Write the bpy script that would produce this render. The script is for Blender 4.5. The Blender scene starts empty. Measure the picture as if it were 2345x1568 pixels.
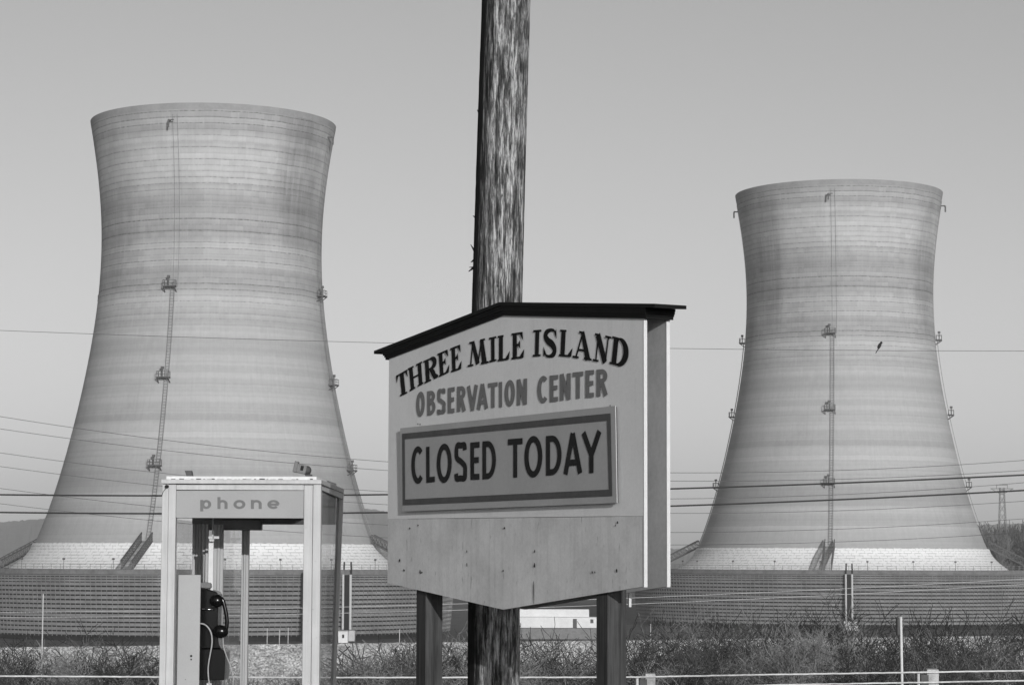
import bpy, math, random
import numpy as np
from mathutils import Vector, Matrix
R = math.radians
C = bpy.context.scene.collection
SC = bpy.context.scene

# ------------------------------------------------------------------ camera
EYE = 1.7
FPX = 5537.0                       # 85 mm on full frame, in pixels of a 2345 wide picture
PITCH = math.atan(499.5 / FPX)
ROLL = R(0.2)
cf = Vector((0, math.cos(PITCH), math.sin(PITCH)))
cu0 = Vector((0, -math.sin(PITCH), math.cos(PITCH)))
cr = Vector((math.cos(ROLL), 0, 0)) + cu0 * math.sin(ROLL)
cu = cu0 * math.cos(ROLL) - Vector((math.sin(ROLL), 0, 0))
cam_d = bpy.data.cameras.new('camera')
cam = bpy.data.objects.new('camera', cam_d)
C.objects.link(cam)
cam_d.sensor_width = 36.0
cam_d.lens = 36.0 * FPX / 2345.0
cam_d.clip_start = 0.1
cam_d.clip_end = 30000
m = Matrix((cr, cu, -cf)).transposed().to_4x4()
m.translation = Vector((0, 0, EYE))
cam.matrix_world = m
SC.camera = cam

# ------------------------------------------------------------------ sky, sun, exposure
SUN_AZ = 16.0      # degrees to the right of straight behind the camera
SUN_EL = 12.0
world = bpy.data.worlds.new('World')
SC.world = world
world.use_nodes = True
wn = world.node_tree
for n in list(wn.nodes):
    wn.nodes.remove(n)
w_out = wn.nodes.new('ShaderNodeOutputWorld')
w_bg = wn.nodes.new('ShaderNodeBackground')
w_bw = wn.nodes.new('ShaderNodeRGBToBW')
w_sky = wn.nodes.new('ShaderNodeTexSky')
w_sky.sky_type = 'NISHITA'
w_sky.sun_disc = False
w_sky.sun_elevation = R(SUN_EL)
w_sky.sun_rotation = R(180 - SUN_AZ)
w_sky.altitude = 0
w_sky.air_density = 1.0
w_sky.dust_density = 1.0
w_sky.ozone_density = 1.0
wn.links.new(w_sky.outputs[0], w_bw.inputs[0])
wn.links.new(w_bw.outputs[0], w_bg.inputs[0])
w_bg.inputs[1].default_value = 0.105
wn.links.new(w_bg.outputs[0], w_out.inputs[0])

sun_d = bpy.data.lights.new('sun', 'SUN')
sun_d.energy = 3.2
sun_d.angle = R(0.5)
sun_d.color = (1.0, 1.0, 1.0)      # black and white film: a neutral sun
sun = bpy.data.objects.new('sun', sun_d)
C.objects.link(sun)
s_dir = Vector((math.sin(R(SUN_AZ)) * math.cos(R(SUN_EL)), -math.cos(R(SUN_AZ)) * math.cos(R(SUN_EL)), math.sin(R(SUN_EL))))
sun.rotation_euler = s_dir.to_track_quat('Z', 'Y').to_euler()
sun.location = (0, 0, 300)
SC.view_settings.view_transform = 'Standard'
SC.view_settings.look = 'None'
SC.view_settings.exposure = 0.06
SC.view_settings.gamma = 1.0

# ------------------------------------------------------------------ helpers
def ray(x, y):
    return cf + cr * ((x - 1172.5) / FPX) + cu * ((784 - y) / FPX)

def P(x, y, Y):
    """world point at depth Y seen at picture position x, y (2345 x 1568)"""
    q = ray(x, y)
    return q * (Y / q.y) + Vector((0, 0, EYE))

class MB:
    def __init__(s):
        s.v = []; s.f = []
    def add(s, vs, fs):
        o = len(s.v)
        s.v.extend([tuple(q) for q in vs])
        s.f.extend([tuple(i + o for i in f) for f in fs])
    def hexa(s, a, b):
        """a: four corners of one face, b: the matching four opposite"""
        s.add(list(a) + list(b), [(0, 1, 2, 3), (7, 6, 5, 4), (0, 4, 5, 1), (1, 5, 6, 2), (2, 6, 7, 3), (3, 7, 4, 0)])
    def box(s, c, size, rot=None):
        hx, hy, hz = size[0] / 2, size[1] / 2, size[2] / 2
        vs = [Vector((x, y, z)) for z in (-hz, hz) for x, y in ((-hx, -hy), (hx, -hy), (hx, hy), (-hx, hy))]
        if rot is not None:
            vs = [rot @ q for q in vs]
        c = Vector(c)
        vs = [q + c for q in vs]
        s.add(vs, [(3, 2, 1, 0), (4, 5, 6, 7), (0, 1, 5, 4), (1, 2, 6, 5), (2, 3, 7, 6), (3, 0, 4, 7)])
    def bar(s, a, b, w, d, up=Vector((0, 0, 1))):
        a = Vector(a); b = Vector(b)
        t = (b - a).normalized()
        if abs(t.dot(up)) > .98:
            up = Vector((0, 1, 0))
        sd = t.cross(up).normalized() * (w / 2)
        u2 = sd.cross(t).normalized() * (d / 2)
        s.hexa([a - sd - u2, a + sd - u2, a + sd + u2, a - sd + u2], [b - sd - u2, b + sd - u2, b + sd + u2, b - sd + u2])
    def tube(s, pts, rad, n=8, cap=True):
        pts = [Vector(q) for q in pts]
        if not hasattr(rad, '__len__'):
            rad = [rad] * len(pts)
        rings = []
        ref = None
        for i, q in enumerate(pts):
            t = (pts[min(i + 1, len(pts) - 1)] - pts[max(i - 1, 0)]).normalized()
            if ref is None:
                ref = t.orthogonal().normalized()
            ref = (ref - t * ref.dot(t)).normalized()
            b = t.cross(ref)
            rings.append([q + (ref * math.cos(k * 2 * math.pi / n) + b * math.sin(k * 2 * math.pi / n)) * rad[i] for k in range(n)])
        o = len(s.v)
        for r_ in rings:
            s.v.extend([tuple(q) for q in r_])
        for i in range(len(rings) - 1):
            for k in range(n):
                s.f.append((o + i * n + k, o + i * n + (k + 1) % n, o + (i + 1) * n + (k + 1) % n, o + (i + 1) * n + k))
        if cap:
            s.f.append(tuple(o + k for k in reversed(range(n))))
            e = o + (len(rings) - 1) * n
            s.f.append(tuple(e + k for k in range(n)))
    def ell(s, c, rx, ry, rz, nu=16, nv=10, rot=None):
        c = Vector(c); vs = []; fs = []
        for j in range(nv + 1):
            ph = math.pi * j / nv
            for i in range(nu):
                th = 2 * math.pi * i / nu
                q = Vector((rx * math.sin(ph) * math.cos(th), ry * math.sin(ph) * math.sin(th), rz * math.cos(ph)))
                vs.append((rot @ q if rot else q) + c)
        for j in range(nv):
            for i in range(nu):
                fs.append((j * nu + i, (j + 1) * nu + i, (j + 1) * nu + (i + 1) % nu, j * nu + (i + 1) % nu))
        s.add(vs, fs)
    def lathe(s, prof, n=96, close=False, a0=0):
        """prof: list of (r, z)"""
        vs = []; fs = []
        for r_, z in prof:
            for k in range(n):
                a = a0 + 2 * math.pi * k / n
                vs.append((r_ * math.cos(a), r_ * math.sin(a), z))
        mm = len(prof)
        for j in range(mm if close else mm - 1):
            for k in range(n):
                j2 = (j + 1) % mm
                fs.append((j * n + k, j * n + (k + 1) % n, j2 * n + (k + 1) % n, j2 * n + k))
        s.add(vs, fs)
    def extr(s, poly, vec):
        """closed polygon extruded along vec"""
        n = len(poly); vec = Vector(vec)
        s.add(list(poly) + [Vector(q) + vec for q in poly],
              [tuple(range(n)), tuple(reversed(range(n, 2 * n)))] + [(i, i + n, (i + 1) % n + n, (i + 1) % n) for i in range(n)])
    def build(s, name, mat, parent=None, smooth=False, bevel=0, fix=True, origin=None):
        me = bpy.data.meshes.new(name)
        off = Vector((0, 0, 0))
        if parent is not None:
            q = parent
            while q is not None:
                off += q.location; q = q.parent
        elif origin is not None:
            off = Vector(origin)
        me.from_pydata([(a[0] - off.x, a[1] - off.y, a[2] - off.z) for a in s.v], [], s.f)
        me.materials.append(mat)
        if fix:
            import bmesh
            bm = bmesh.new(); bm.from_mesh(me)
            bmesh.ops.recalc_face_normals(bm, faces=bm.faces)
            bm.to_mesh(me); bm.free()
        if smooth:
            me.polygons.foreach_set('use_smooth', [True] * len(me.polygons))
        o = bpy.data.objects.new(name, me)
        C.objects.link(o)
        if parent is not None:
            o.parent = parent
        elif origin is not None:
            o.location = off
        if bevel:
            bv = o.modifiers.new('bevel', 'BEVEL')
            bv.width = bevel; bv.segments = 2; bv.limit_method = 'ANGLE'
        return o

def tag(o, label=None, cat=None, group=None, kind=None):
    if label: o['label'] = label
    if cat: o['category'] = cat
    if group: o['group'] = group
    if kind: o['kind'] = kind
    return o

def empty(name, loc, label, cat, group=None):
    o = bpy.data.objects.new(name, None)
    C.objects.link(o); o.location = loc; o.empty_display_size = .2
    bpy.context.view_layer.update()
    return tag(o, label, cat, group)

# ------------------------------------------------------------------ materials (all neutral greys: the photograph is black and white)
class NT:
    def __init__(s, name, rough=.7, spec=.3):
        s.m = bpy.data.materials.new(name); s.m.use_nodes = True
        s.t = s.m.node_tree
        s.b = s.t.nodes['Principled BSDF']
        s.b.inputs['Roughness'].default_value = rough
        s.b.inputs['Specular IOR Level'].default_value = spec
        s.tc = s.t.nodes.new('ShaderNodeTexCoord')
    def n(s, k, **kw):
        q = s.t.nodes.new(k)
        for a, b in kw.items(): setattr(q, a, b)
        return q
    def put(s, sock, v):
        if hasattr(v, 'links') or hasattr(v, 'is_linked'): s.t.links.new(v, sock)
        else: sock.default_value = v
    def math(s, op, a, b=0.0, c=0.0):
        q = s.n('ShaderNodeMath', operation=op)
        s.put(q.inputs[0], a); s.put(q.inputs[1], b); s.put(q.inputs[2], c)
        return q.outputs[0]
    def noise(s, vec, scale, detail=4, rough=.6):
        q = s.n('ShaderNodeTexNoise')
        s.t.links.new(vec, q.inputs['Vector'])
        q.inputs['Scale'].default_value = scale; q.inputs['Detail'].default_value = detail; q.inputs['Roughness'].default_value = rough
        return q.outputs['Fac']
    def mapv(s, scale=(1, 1, 1), loc=(0, 0, 0)):
        q = s.n('ShaderNodeMapping')
        s.t.links.new(s.tc.outputs['Object'], q.inputs['Vector'])
        q.inputs['Scale'].default_value = scale; q.inputs['Location'].default_value = loc
        return q.outputs[0]
    def ramp(s, v, lo, hi, a, b):
        q = s.n('ShaderNodeMapRange'); q.clamp = True
        s.put(q.inputs['Value'], v)
        for i, x in zip(('From Min', 'From Max', 'To Min', 'To Max'), (lo, hi, a, b)): s.put(q.inputs[i], x)
        return q.outputs[0]
    def xyz(s, vec=None):
        q = s.n('ShaderNodeSeparateXYZ')
        s.t.links.new(vec or s.tc.outputs['Object'], q.inputs[0])
        return q.outputs
    def comb(s, x, y, z):
        q = s.n('ShaderNodeCombineXYZ')
        for i, a in enumerate((x, y, z)): s.put(q.inputs[i], a)
        return q.outputs[0]
    def white(s, vec):
        q = s.n('ShaderNodeTexWhiteNoise'); s.t.links.new(vec, q.inputs['Vector'])
        return q.outputs['Value']
    def color(s, v):
        s.t.links.new(v, s.b.inputs['Base Color'])
    def bump(s, h, strength=.4, dist=.01):
        q = s.n('ShaderNodeBump'); q.inputs['Strength'].default_value = strength; q.inputs['Distance'].default_value = dist
        s.t.links.new(h, q.inputs['Height']); s.t.links.new(q.outputs[0], s.b.inputs['Normal'])

def plain(name, v, rough=.7, spec=.3, metal=0.0, var=.12, scale=8.0, fine=60.0, bump=0.0):
    """a grey surface with soft blotches, fine speckle and wear"""
    k = NT(name, rough, spec)
    k.b.inputs['Metallic'].default_value = metal
    a = k.noise(k.mapv(), scale, 5)
    b = k.noise(k.mapv(), fine, 2)
    f = k.math('ADD', k.ramp(a, .3, .7, 1 - var, 1 + var), k.ramp(b, .3, .7, -var * .6, var * .6))
    k.color(k.math('MULTIPLY', f, v))
    if bump: k.bump(b, bump, .004)
    return k.m

def tangle(name, lo, hi):
    """dead stems: every stem has its own tone"""
    k = NT(name, .95, .05)
    g_ = k.n('ShaderNodeNewGeometry')
    v = k.math('POWER', g_.outputs['Random Per Island'], 2.0)
    k.color(k.math('MULTIPLY_ADD', v, hi - lo, lo))
    return k.m

M = {}
def mat_alu():
    k = NT('grimy_aluminium', .5, .4)
    st = k.noise(k.mapv((40, 40, 1.6)), 1.0, 5, .7)
    sp = k.noise(k.mapv(), 70, 3)
    bl = k.noise(k.mapv(), 5, 5)
    f = k.math('MULTIPLY', k.ramp(st, .35, .7, 1.05, .86), k.ramp(bl, .3, .7, .90, 1.06))
    f = k.math('MULTIPLY', f, k.ramp(sp, .66, .74, 1.0, .7))
    k.color(k.math('MULTIPLY', f, .45))
    return k.m
M['alu'] = mat_alu()
M['alu_grey'] = plain('aluminium_panel', .34, .6, .3, 0, .06, 4, 120)
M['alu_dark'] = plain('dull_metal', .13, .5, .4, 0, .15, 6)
M['black_gap'] = plain('flat_black', .015, .8, .2)
M['phone_black'] = plain('black_bakelite', .004, .2, .28, 0, .1)
M['chrome'] = plain('chrome_trim', .75, .15, .5, 1.0, .05)
M['cord'] = plain('steel_cord', .3, .4, .5, 0, .1, 30)
M['sign_paint'] = None
M['white_edge'] = plain('white_painted_edge', .56, .6, .3, 0, .06, 12)
M['roof_black'] = plain('black_gloss_paint', .007, .6, .1, 0, .2, 20)
def mat_post():
    k = NT('dark_stained_post', .75, .2)
    st = k.noise(k.mapv((60, 60, 2.2)), 1.0, 5, .7)
    bl = k.noise(k.mapv(), 4, 5)
    k.color(k.math('MULTIPLY', k.math('MULTIPLY', k.ramp(st, .35, .65, .45, 1.35), k.ramp(bl, .3, .7, .75, 1.2)), .05))
    k.bump(st, .3, .004)
    return k.m
M['post_dark'] = mat_post()
M['letter_black'] = plain('black_lettering', .007, .7, .15, 0, .25, 10, 30)
M['letter_mid'] = plain('mid_grey_lettering', .17, .6, .3, 0, .1, 14)
M['letter_dark'] = plain('dark_grey_lettering', .018, .7, .15, 0, .25, 10, 30)
M['border'] = plain('dark_border_paint', .075, .6, .3, 0, .15, 10)
M['board'] = plain('grey_notice_board', .38, .6, .3, 0, .06, 4)
M['fascia'] = plain('pale_fascia', .30, .6, .3, 0, .05, 5, 150)
M['phone_letter'] = plain('fascia_lettering', .13, .6, .3, 0, .06, 20)
M['steel_dark'] = plain('dark_steelwork', .07, .7, .3, 0, .2, 2, 8)
M['steel_mid'] = plain('grey_steelwork', .16, .7, .3, 0, .2, 2, 8)
M['louver'] = plain('weathered_louver', .17, .85, .15, 0, .26, .12, .9)
M['louver_post'] = plain('louver_post', .17, .85, .15, 0, .25, .4, 2)
M['dark_inside'] = plain('black_gap_shade', .012, .9, .1)
M['deck'] = plain('concrete_deck', .14, .9, .1, 0, .2, .5, 2)
M['pipe_pale'] = plain('pale_pipe', .42, .6, .3, 0, .08, 2)
M['white_build'] = plain('white_cladding', .62, .7, .2, 0, .08, .5, 3)
M['wire'] = plain('weathered_wire', .03, .6, .3)
M['wire_far'] = plain('grey_wire', .10, .6, .3)
M['wire_pale'] = plain('bright_wire', .45, .5, .4)
M['rail_cable'] = plain('galvanised_cable', .5, .5, .4, 0, .25, 2, 14)
M['rail_post'] = plain('weathered_timber_post', .36, .85, .15, 0, .3, 8, 50)
M['marker_post'] = plain('white_marker_post', .55, .6, .3, 0, .1, 10)
M['bark_pale'] = plain('pale_bark', .19, .9, .1, 0, .3, 3, 20)
M['bark_dark'] = plain('dark_bark', .03, .9, .1, 0, .3, 3, 20)
M['bark_mid'] = plain('grey_bark', .065, .9, .1, 0, .3, 3, 20)
M['wood_far'] = plain('far_woodland', .10, .95, .05, 0, .3, .05, .3)
M['grass_dry'] = tangle('dry_grass', .02, .26)
M['bramble'] = tangle('dead_bramble', .015, .22)
M['bird'] = plain('dark_feathers', .03, .8, .2)

def mat_sign():
    k = NT('grey_sign_paint', .65, .25)
    a = k.noise(k.mapv(), 2.2, 6)
    b = k.noise(k.mapv(), 55, 3)
    st = k.noise(k.mapv((9, 9, .7)), 2.0, 5)
    f = k.math('ADD', k.ramp(a, .3, .7, .93, 1.06), k.ramp(b, .3, .7, -.03, .03))
    f = k.math('MULTIPLY', f, k.ramp(st, .55, .8, 1.0, .90))
    k.color(k.math('MULTIPLY', f, .74))
    k.bump(b, .15, .002)
    return k.m
M['sign_paint'] = mat_sign()

def mat_sign_low():
    k = NT('peeling_sign_paint', .75, .2)
    a = k.noise(k.mapv(), 3.2, 7, .7)
    b = k.noise(k.mapv(), 70, 3)
    st = k.noise(k.mapv((14, 14, .8)), 2.4, 5)
    dr = k.noise(k.mapv((40, 40, 12)), 1.0, 2)
    f = k.math('ADD', k.ramp(a, .34, .66, .80, 1.08), k.ramp(b, .3, .7, -.05, .05))
    f = k.math('MULTIPLY', f, k.ramp(st, .5, .75, 1.0, .86))
    f = k.math('MULTIPLY', f, k.ramp(dr, .66, .74, 1.0, .66))
    k.color(k.math('MULTIPLY', f, .66))
    k.bump(b, .25, .003)
    return k.m
M['sign_low'] = mat_sign_low()

def mat_pole():
    k = NT('weathered_pole_wood', .9, .1)
    x, y, z = k.xyz()
    ang = k.math('ARCTAN2', y, x)
    lean = k.math('MULTIPLY_ADD', k.noise(k.mapv((1, 1, .5)), 5, 3), .25, ang)
    v1 = k.comb(k.math('MULTIPLY', lean, 2.2), 0.0, k.math('MULTIPLY', z, 1.5))
    v2 = k.comb(k.math('MULTIPLY', lean, 7.5), 0.0, k.math('MULTIPLY', z, 5.0))
    v3 = k.comb(k.math('MULTIPLY', lean, 22.0), 0.0, k.math('MULTIPLY', z, 7.0))
    big = k.noise(v1, 2.2, 5, .65)
    mid = k.noise(v2, 2.0, 5, .65)
    fine = k.noise(v3, 1.6, 4, .7)
    f = k.ramp(mid, .42, .54, .35, 1.0)
    f = k.math('MULTIPLY', f, k.ramp(big, .40, .52, .16, 1.05))
    f = k.math('MULTIPLY', f, k.ramp(fine, .40, .54, .40, 1.1))
    blot = k.noise(k.comb(k.math('MULTIPLY', ang, 2.2), 0.0, k.math('MULTIPLY', z, 2.2)), 1.7, 7, .72)
    f = k.math('MULTIPLY', f, k.ramp(blot, .44, .53, .25, 1.0))
    ck = k.noise(k.comb(k.math('MULTIPLY', lean, 5.0), 3.0, k.math('MULTIPLY', z, .5)), 2.0, 2)
    f = k.math('MULTIPLY', f, k.ramp(k.math('ABSOLUTE', k.math('SUBTRACT', ck, .5)), .006, .016, .08, 1.0))
    nk = k.noise(k.comb(k.math('MULTIPLY', ang, 16.0), 0.0, k.math('MULTIPLY', z, 22.0)), 1.0, 3)
    f = k.math('MULTIPLY', f, k.ramp(nk, .60, .68, 1.0, .2))
    # dark left flank: stain plus shade painted into the wood, ragged edge
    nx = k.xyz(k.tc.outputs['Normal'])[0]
    stain_shade = k.math('MULTIPLY_ADD', k.noise(k.comb(k.math('MULTIPLY', ang, 5.0), 0.0, k.math('MULTIPLY', z, 1.4)), 1.6, 5, .7), 1.0, nx)
    f = k.math('MULTIPLY', f, k.ramp(stain_shade, -.30, .14, .02, 1.0))
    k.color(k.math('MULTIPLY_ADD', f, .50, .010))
    k.bump(k.math('ADD', fine, mid), .7, .012)
    return k.m
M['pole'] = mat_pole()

def mat_shell(stains):
    k = NT('ribbed_concrete_shell', .9, .1)
    x, y, z = k.xyz()
    ang = k.math('ARCTAN2', y, x)
    u = k.math('MULTIPLY', ang, 26.0)
    wob = k.math('MULTIPLY_ADD', k.noise(k.mapv((.2, .2, 0)), 1, 2), .35, z)
    row = k.math('DIVIDE', wob, 1.24)
    fl = k.math('FLOOR', row); fr = k.math('FRACT', row)
    up = k.ramp(z, 60, 74, 0.0, 1.0)                      # rougher lifts in the upper half
    rowv = k.white(k.comb(fl, 3.0, 7.0))
    rowv2 = k.white(k.comb(k.math('FLOOR', k.math('DIVIDE', fl, 4.0)), 11.0, 2.0))
    pan = k.white(k.comb(fl, k.math('FLOOR', k.math('DIVIDE', u, 1.8)), 1.0))
    f = k.math('ADD', k.ramp(rowv, 0, 1, .93, 1.06), k.ramp(rowv2, 0, 1, -.11, .07))
    f = k.math('ADD', f, k.math('MULTIPLY', k.math('SUBTRACT', pan, .5), k.ramp(up, 0, 1, .02, .13)))
    band = k.noise(k.comb(0.0, 0.0, z), .085, 3, .6)
    f = k.math('MULTIPLY', f, k.ramp(band, .42, .58, .76, 1.08))
    # joints between the lifts: dark dashes
    dash = k.noise(k.comb(k.math('MULTIPLY', u, 1.3), fl, 0.0), 1.0, 2)
    jo = k.math('MULTIPLY', k.ramp(fr, .10, .24, 1.0, 0.0), k.ramp(dash, .38, .6, .25, 1.0))
    jo = k.math('MULTIPLY', jo, k.ramp(up, 0, 1, .12, .72))
    jo = k.math('MULTIPLY', jo, k.ramp(k.white(k.comb(fl, 5.0, 9.0)), 0, 1, .15, 1.0))
    f = k.math('MULTIPLY', f, k.math('SUBTRACT', 1.0, jo))
    # vertical ribs
    rib = k.noise(k.comb(k.math('MULTIPLY', u, 2.2), k.math('MULTIPLY', z, .10), 0.0), 1.0, 3)
    f = k.math('MULTIPLY', f, k.ramp(rib, .3, .7, .95, 1.04))
    thin = k.white(k.comb(k.math('FLOOR', k.math('DIVIDE', wob, .41)), 2.0, 8.0))
    f = k.math('MULTIPLY', f, k.ramp(thin, 0, 1, .95, 1.04))
    # stains that run down from the lifts below the rim
    patch = k.noise(k.comb(k.math('MULTIPLY', ang, 1.7), k.math('MULTIPLY', z, .025), 4.0), 1.6, 4, .55)
    strk = k.noise(k.comb(k.math('MULTIPLY', u, .9), k.math('MULTIPLY', z, .03), 0.0), 1.0, 4, .7)
    st = k.math('MULTIPLY', k.ramp(patch, .50, .66, 0, .5), k.math('MULTIPLY', k.ramp(z, 72, 88, 0, 1), k.ramp(z, 96, 114, 1, .1)))
    for a0, wd, zc, amt in stains:
        da = k.math('ABSOLUTE', k.math('SUBTRACT', ang, a0))
        gz = k.math('ABSOLUTE', k.math('SUBTRACT', z, zc))
        blob = k.math('MULTIPLY', k.ramp(da, 0, wd, 1, 0), k.ramp(gz, 4, 22, 1, 0))
        blob = k.math('MULTIPLY', k.ramp(k.math('ADD', blob, k.ramp(patch, .3, .7, -.25, .25)), .1, .55, 0, 1), amt)
        st = k.math('MAXIMUM', st, blob)
    st = k.math('MULTIPLY', st, k.math('MULTIPLY', k.ramp(strk, .36, .60, .62, 1.0), k.ramp(k.white(k.comb(fl, 1.0, 5.0)), 0, 1, .6, 1.0)))
    f = k.math('MULTIPLY', f, k.math('SUBTRACT', 1.0, k.math('MULTIPLY', st, .48)))
    f = k.math('MULTIPLY', f, k.ramp(k.noise(k.mapv(), .9, 3), .3, .7, .96, 1.04))
    k.color(k.math('MULTIPLY', f, .37))
    return k.m
SHELLS = [mat_shell([(-.60, .42, 94, 1.0), (-2.45, .40, 88, .55), (-1.75, .3, 84, .3)]), mat_shell([(-2.55, .36, 92, 1.0), (-.62, .34, 88, .75), (-2.0, .4, 84, .4)])]

def mat_skirt():
    k = NT('white_ribbed_skirt', .8, .15)
    x, y, z = k.xyz()
    ang = k.math('ARCTAN2', y, x)
    u = k.math('MULTIPLY', ang, 40.0)
    row = k.math('DIVIDE', z, .62)
    fl = k.math('FLOOR', row); fr = k.math('FRACT', row)
    fu = k.math('FRACT', k.math('MULTIPLY_ADD', fl, .37, k.math('DIVIDE', u, 2.1)))
    dash = k.noise(k.comb(u, fl, 0.0), .8, 2)
    h = k.math('MULTIPLY', k.ramp(fr, 0, .26, 1, 0), k.ramp(dash, .40, .56, .05, .85))
    h2 = k.math('MULTIPLY', k.ramp(fu, 0, .12, 1, 0), .38)
    f = k.math('SUBTRACT', 1.0, k.math('MAXIMUM', h, h2))
    k.color(k.math('MULTIPLY', f, .72))
    return k.m
M['skirt'] = mat_skirt()

def mat_ground():
    k = NT('rough_winter_ground', .95, .05)
    a = k.noise(k.mapv(), .15, 6, .65); b = k.noise(k.mapv(), 1.5, 5, .7)
    k.color(k.math('MULTIPLY', k.math('MULTIPLY', k.ramp(a, .3, .7, .6, 1.3), k.ramp(b, .3, .7, .5, 1.5)), .085))
    return k.m
M['ground'] = mat_ground()

def mat_riprap():
    k = NT('pale_riprap_stone', .95, .05)
    v = k.n('ShaderNodeTexVoronoi'); v.inputs['Scale'].default_value = 3.2
    k.t.links.new(k.tc.outputs['Object'], v.inputs['Vector'])
    bw = k.n('ShaderNodeRGBToBW'); k.t.links.new(v.outputs['Color'], bw.inputs[0])
    a = k.noise(k.mapv(), .12, 4)
    b = k.noise(k.mapv(), 3.0, 3)
    f = k.math('MULTIPLY', k.ramp(bw.outputs[0], .2, .8, .45, 1.4), k.ramp(a, .35, .65, .7, 1.15))
    f = k.math('MULTIPLY', f, k.ramp(b, .3, .7, .6, 1.2))
    k.color(k.math('MULTIPLY', f, .46))
    return k.m
M['riprap'] = mat_riprap()

def mat_water():
    k = NT('river_water', .12, .5)
    k.b.inputs['Base Color'].default_value = (.03, .03, .03, 1)
    k.bump(k.noise(k.mapv((1, .3, 1)), 1.2, 3), .3, .1)
    return k.m
M['water'] = mat_water()

def mat_hill():
    k = NT('wooded_hill', .95, .05)
    a = k.noise(k.mapv(), .02, 6, .7); b = k.noise(k.mapv((1, 1, .4)), .12, 4, .7)
    k.color(k.math('MULTIPLY', k.math('MULTIPLY', k.ramp(a, .3, .7, .7, 1.3), k.ramp(b, .3, .7, .6, 1.4)), .10))
    return k.m
M['hill'] = mat_hill()

def mat_glass(name, tint, rough, alpha, refl):
    """thin dusty pane: mostly see-through, a little milky dirt and a reflection"""
    k = NT(name, rough, .5)
    t = k.t
    out = t.nodes['Material Output']
    tr = k.n('ShaderNodeBsdfTransparent'); tr.inputs[0].default_value = (tint, tint, tint, 1)
    gl = k.n('ShaderNodeBsdfGlossy'); gl.inputs['Roughness'].default_value = .04
    df = k.n('ShaderNodeBsdfDiffuse'); df.inputs[0].default_value = (.45, .45, .45, 1)
    m1 = k.n('ShaderNodeMixShader'); m2 = k.n('ShaderNodeMixShader')
    d = k.ramp(k.noise(k.mapv(), 6, 5), .35, .7, alpha * .6, alpha * 1.4)
    t.links.new(d, m1.inputs[0]); t.links.new(tr.outputs[0], m1.inputs[1]); t.links.new(df.outputs[0], m1.inputs[2])
    m2.inputs[0].default_value = refl; t.links.new(m1.outputs[0], m2.inputs[1]); t.links.new(gl.outputs[0], m2.inputs[2])
    t.links.new(m2.outputs[0], out.inputs['Surface'])
    t.nodes.remove(k.b)
    return k.m
M['glass'] = mat_glass('dusty_booth_glass', .90, .05, .07, .04)
M['glass_side'] = mat_glass('wired_side_glass', .90, .05, .20, .14)

# ------------------------------------------------------------------ terrain
WATER_Z = EYE - 24.6
ISLE_Z = EYE - 15.9
def bank_line(x):
    return 478 + .45 * max(-160, min(160, x))
def ground_z(x, y):
    yb = bank_line(x)
    pts = [(-60, 0.0), (20, 0.0), (36, -.7), (44, -1.15), (58, -3.2), (110, -18), (135, WATER_Z - 1.5), (yb - 30, WATER_Z - 1.5), (yb - 20, WATER_Z - .4), (yb, ISLE_Z), (20000, ISLE_Z)]
    for (a, za), (b, zb) in zip(pts, pts[1:]):
        if y <= b:
            return za + (zb - za) * (max(y, a) - a) / (b - a)
    return ISLE_Z

ys = list(np.arange(-60, 20, 20)) + list(np.arange(20, 140, 4)) + list(np.arange(140, 360, 40)) + list(np.arange(360, 620, 5)) + [640, 700, 800, 1000, 1300, 1800, 2600, 4200]
xs = [-3900, -2500, -1500, -900, -500, -300] + list(np.arange(-200, 201, 8)) + [300, 500, 900, 1500, 2500, 3900]
g = MB()
rnd = random.Random(3)
for y in ys:
    for x in xs:
        j = rnd.uniform(-.12, .12) if 40 < y < 130 else 0
        g.v.append((float(x), float(y), ground_z(x, y) + j))
nx = len(xs)
for j in range(len(ys) - 1):
    for i in range(nx - 1):
        g.f.append((j * nx + i, j * nx + i + 1, (j + 1) * nx + i + 1, (j + 1) * nx + i))
tag(g.build('ground', M['ground'], fix=False), 'rough ground with bare winter soil', 'ground', kind='structure')
g = MB(); g.add([(-3800, 100, WATER_Z), (3800, 100, WATER_Z), (3800, 640, WATER_Z), (-3800, 640, WATER_Z)], [(0, 1, 2, 3)])
tag(g.build('water', M['water'], fix=False), 'dark river between the road bank and the island', 'water', kind='structure')

# stone facing of the island bank
nprng = np.random.default_rng(5)
g = MB()
cx = np.arange(-125, 150, .55); cv = np.linspace(-.05, 1.0, 64)
hn = nprng.random((len(cv), len(cx)))
h2 = nprng.random((len(cv) // 3 + 2, len(cx) // 3 + 2))
for j, t in enumerate(cv):
    for i, x in enumerate(cx):
        yb = bank_line(x)
        hh = .5 * hn[j, i] + .1 * h2[j // 3, i // 3]
        y = yb - 20 + 20 * t
        z = WATER_Z - .4 + (ISLE_Z - WATER_Z + .4) * t + .1 + hh * (.75 if t < .98 else .2)
        g.v.append((float(x), float(y), float(z)))
n_ = len(cx)
for j in range(len(cv) - 1):
    for i in range(n_ - 1):
        g.f.append((j * n_ + i, j * n_ + i + 1, (j + 1) * n_ + i + 1, (j + 1) * n_ + i))
tag(g.build('riverbank', M['riprap'], fix=False), 'pale stone facing on the island bank', 'riverbank', kind='structure')

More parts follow.
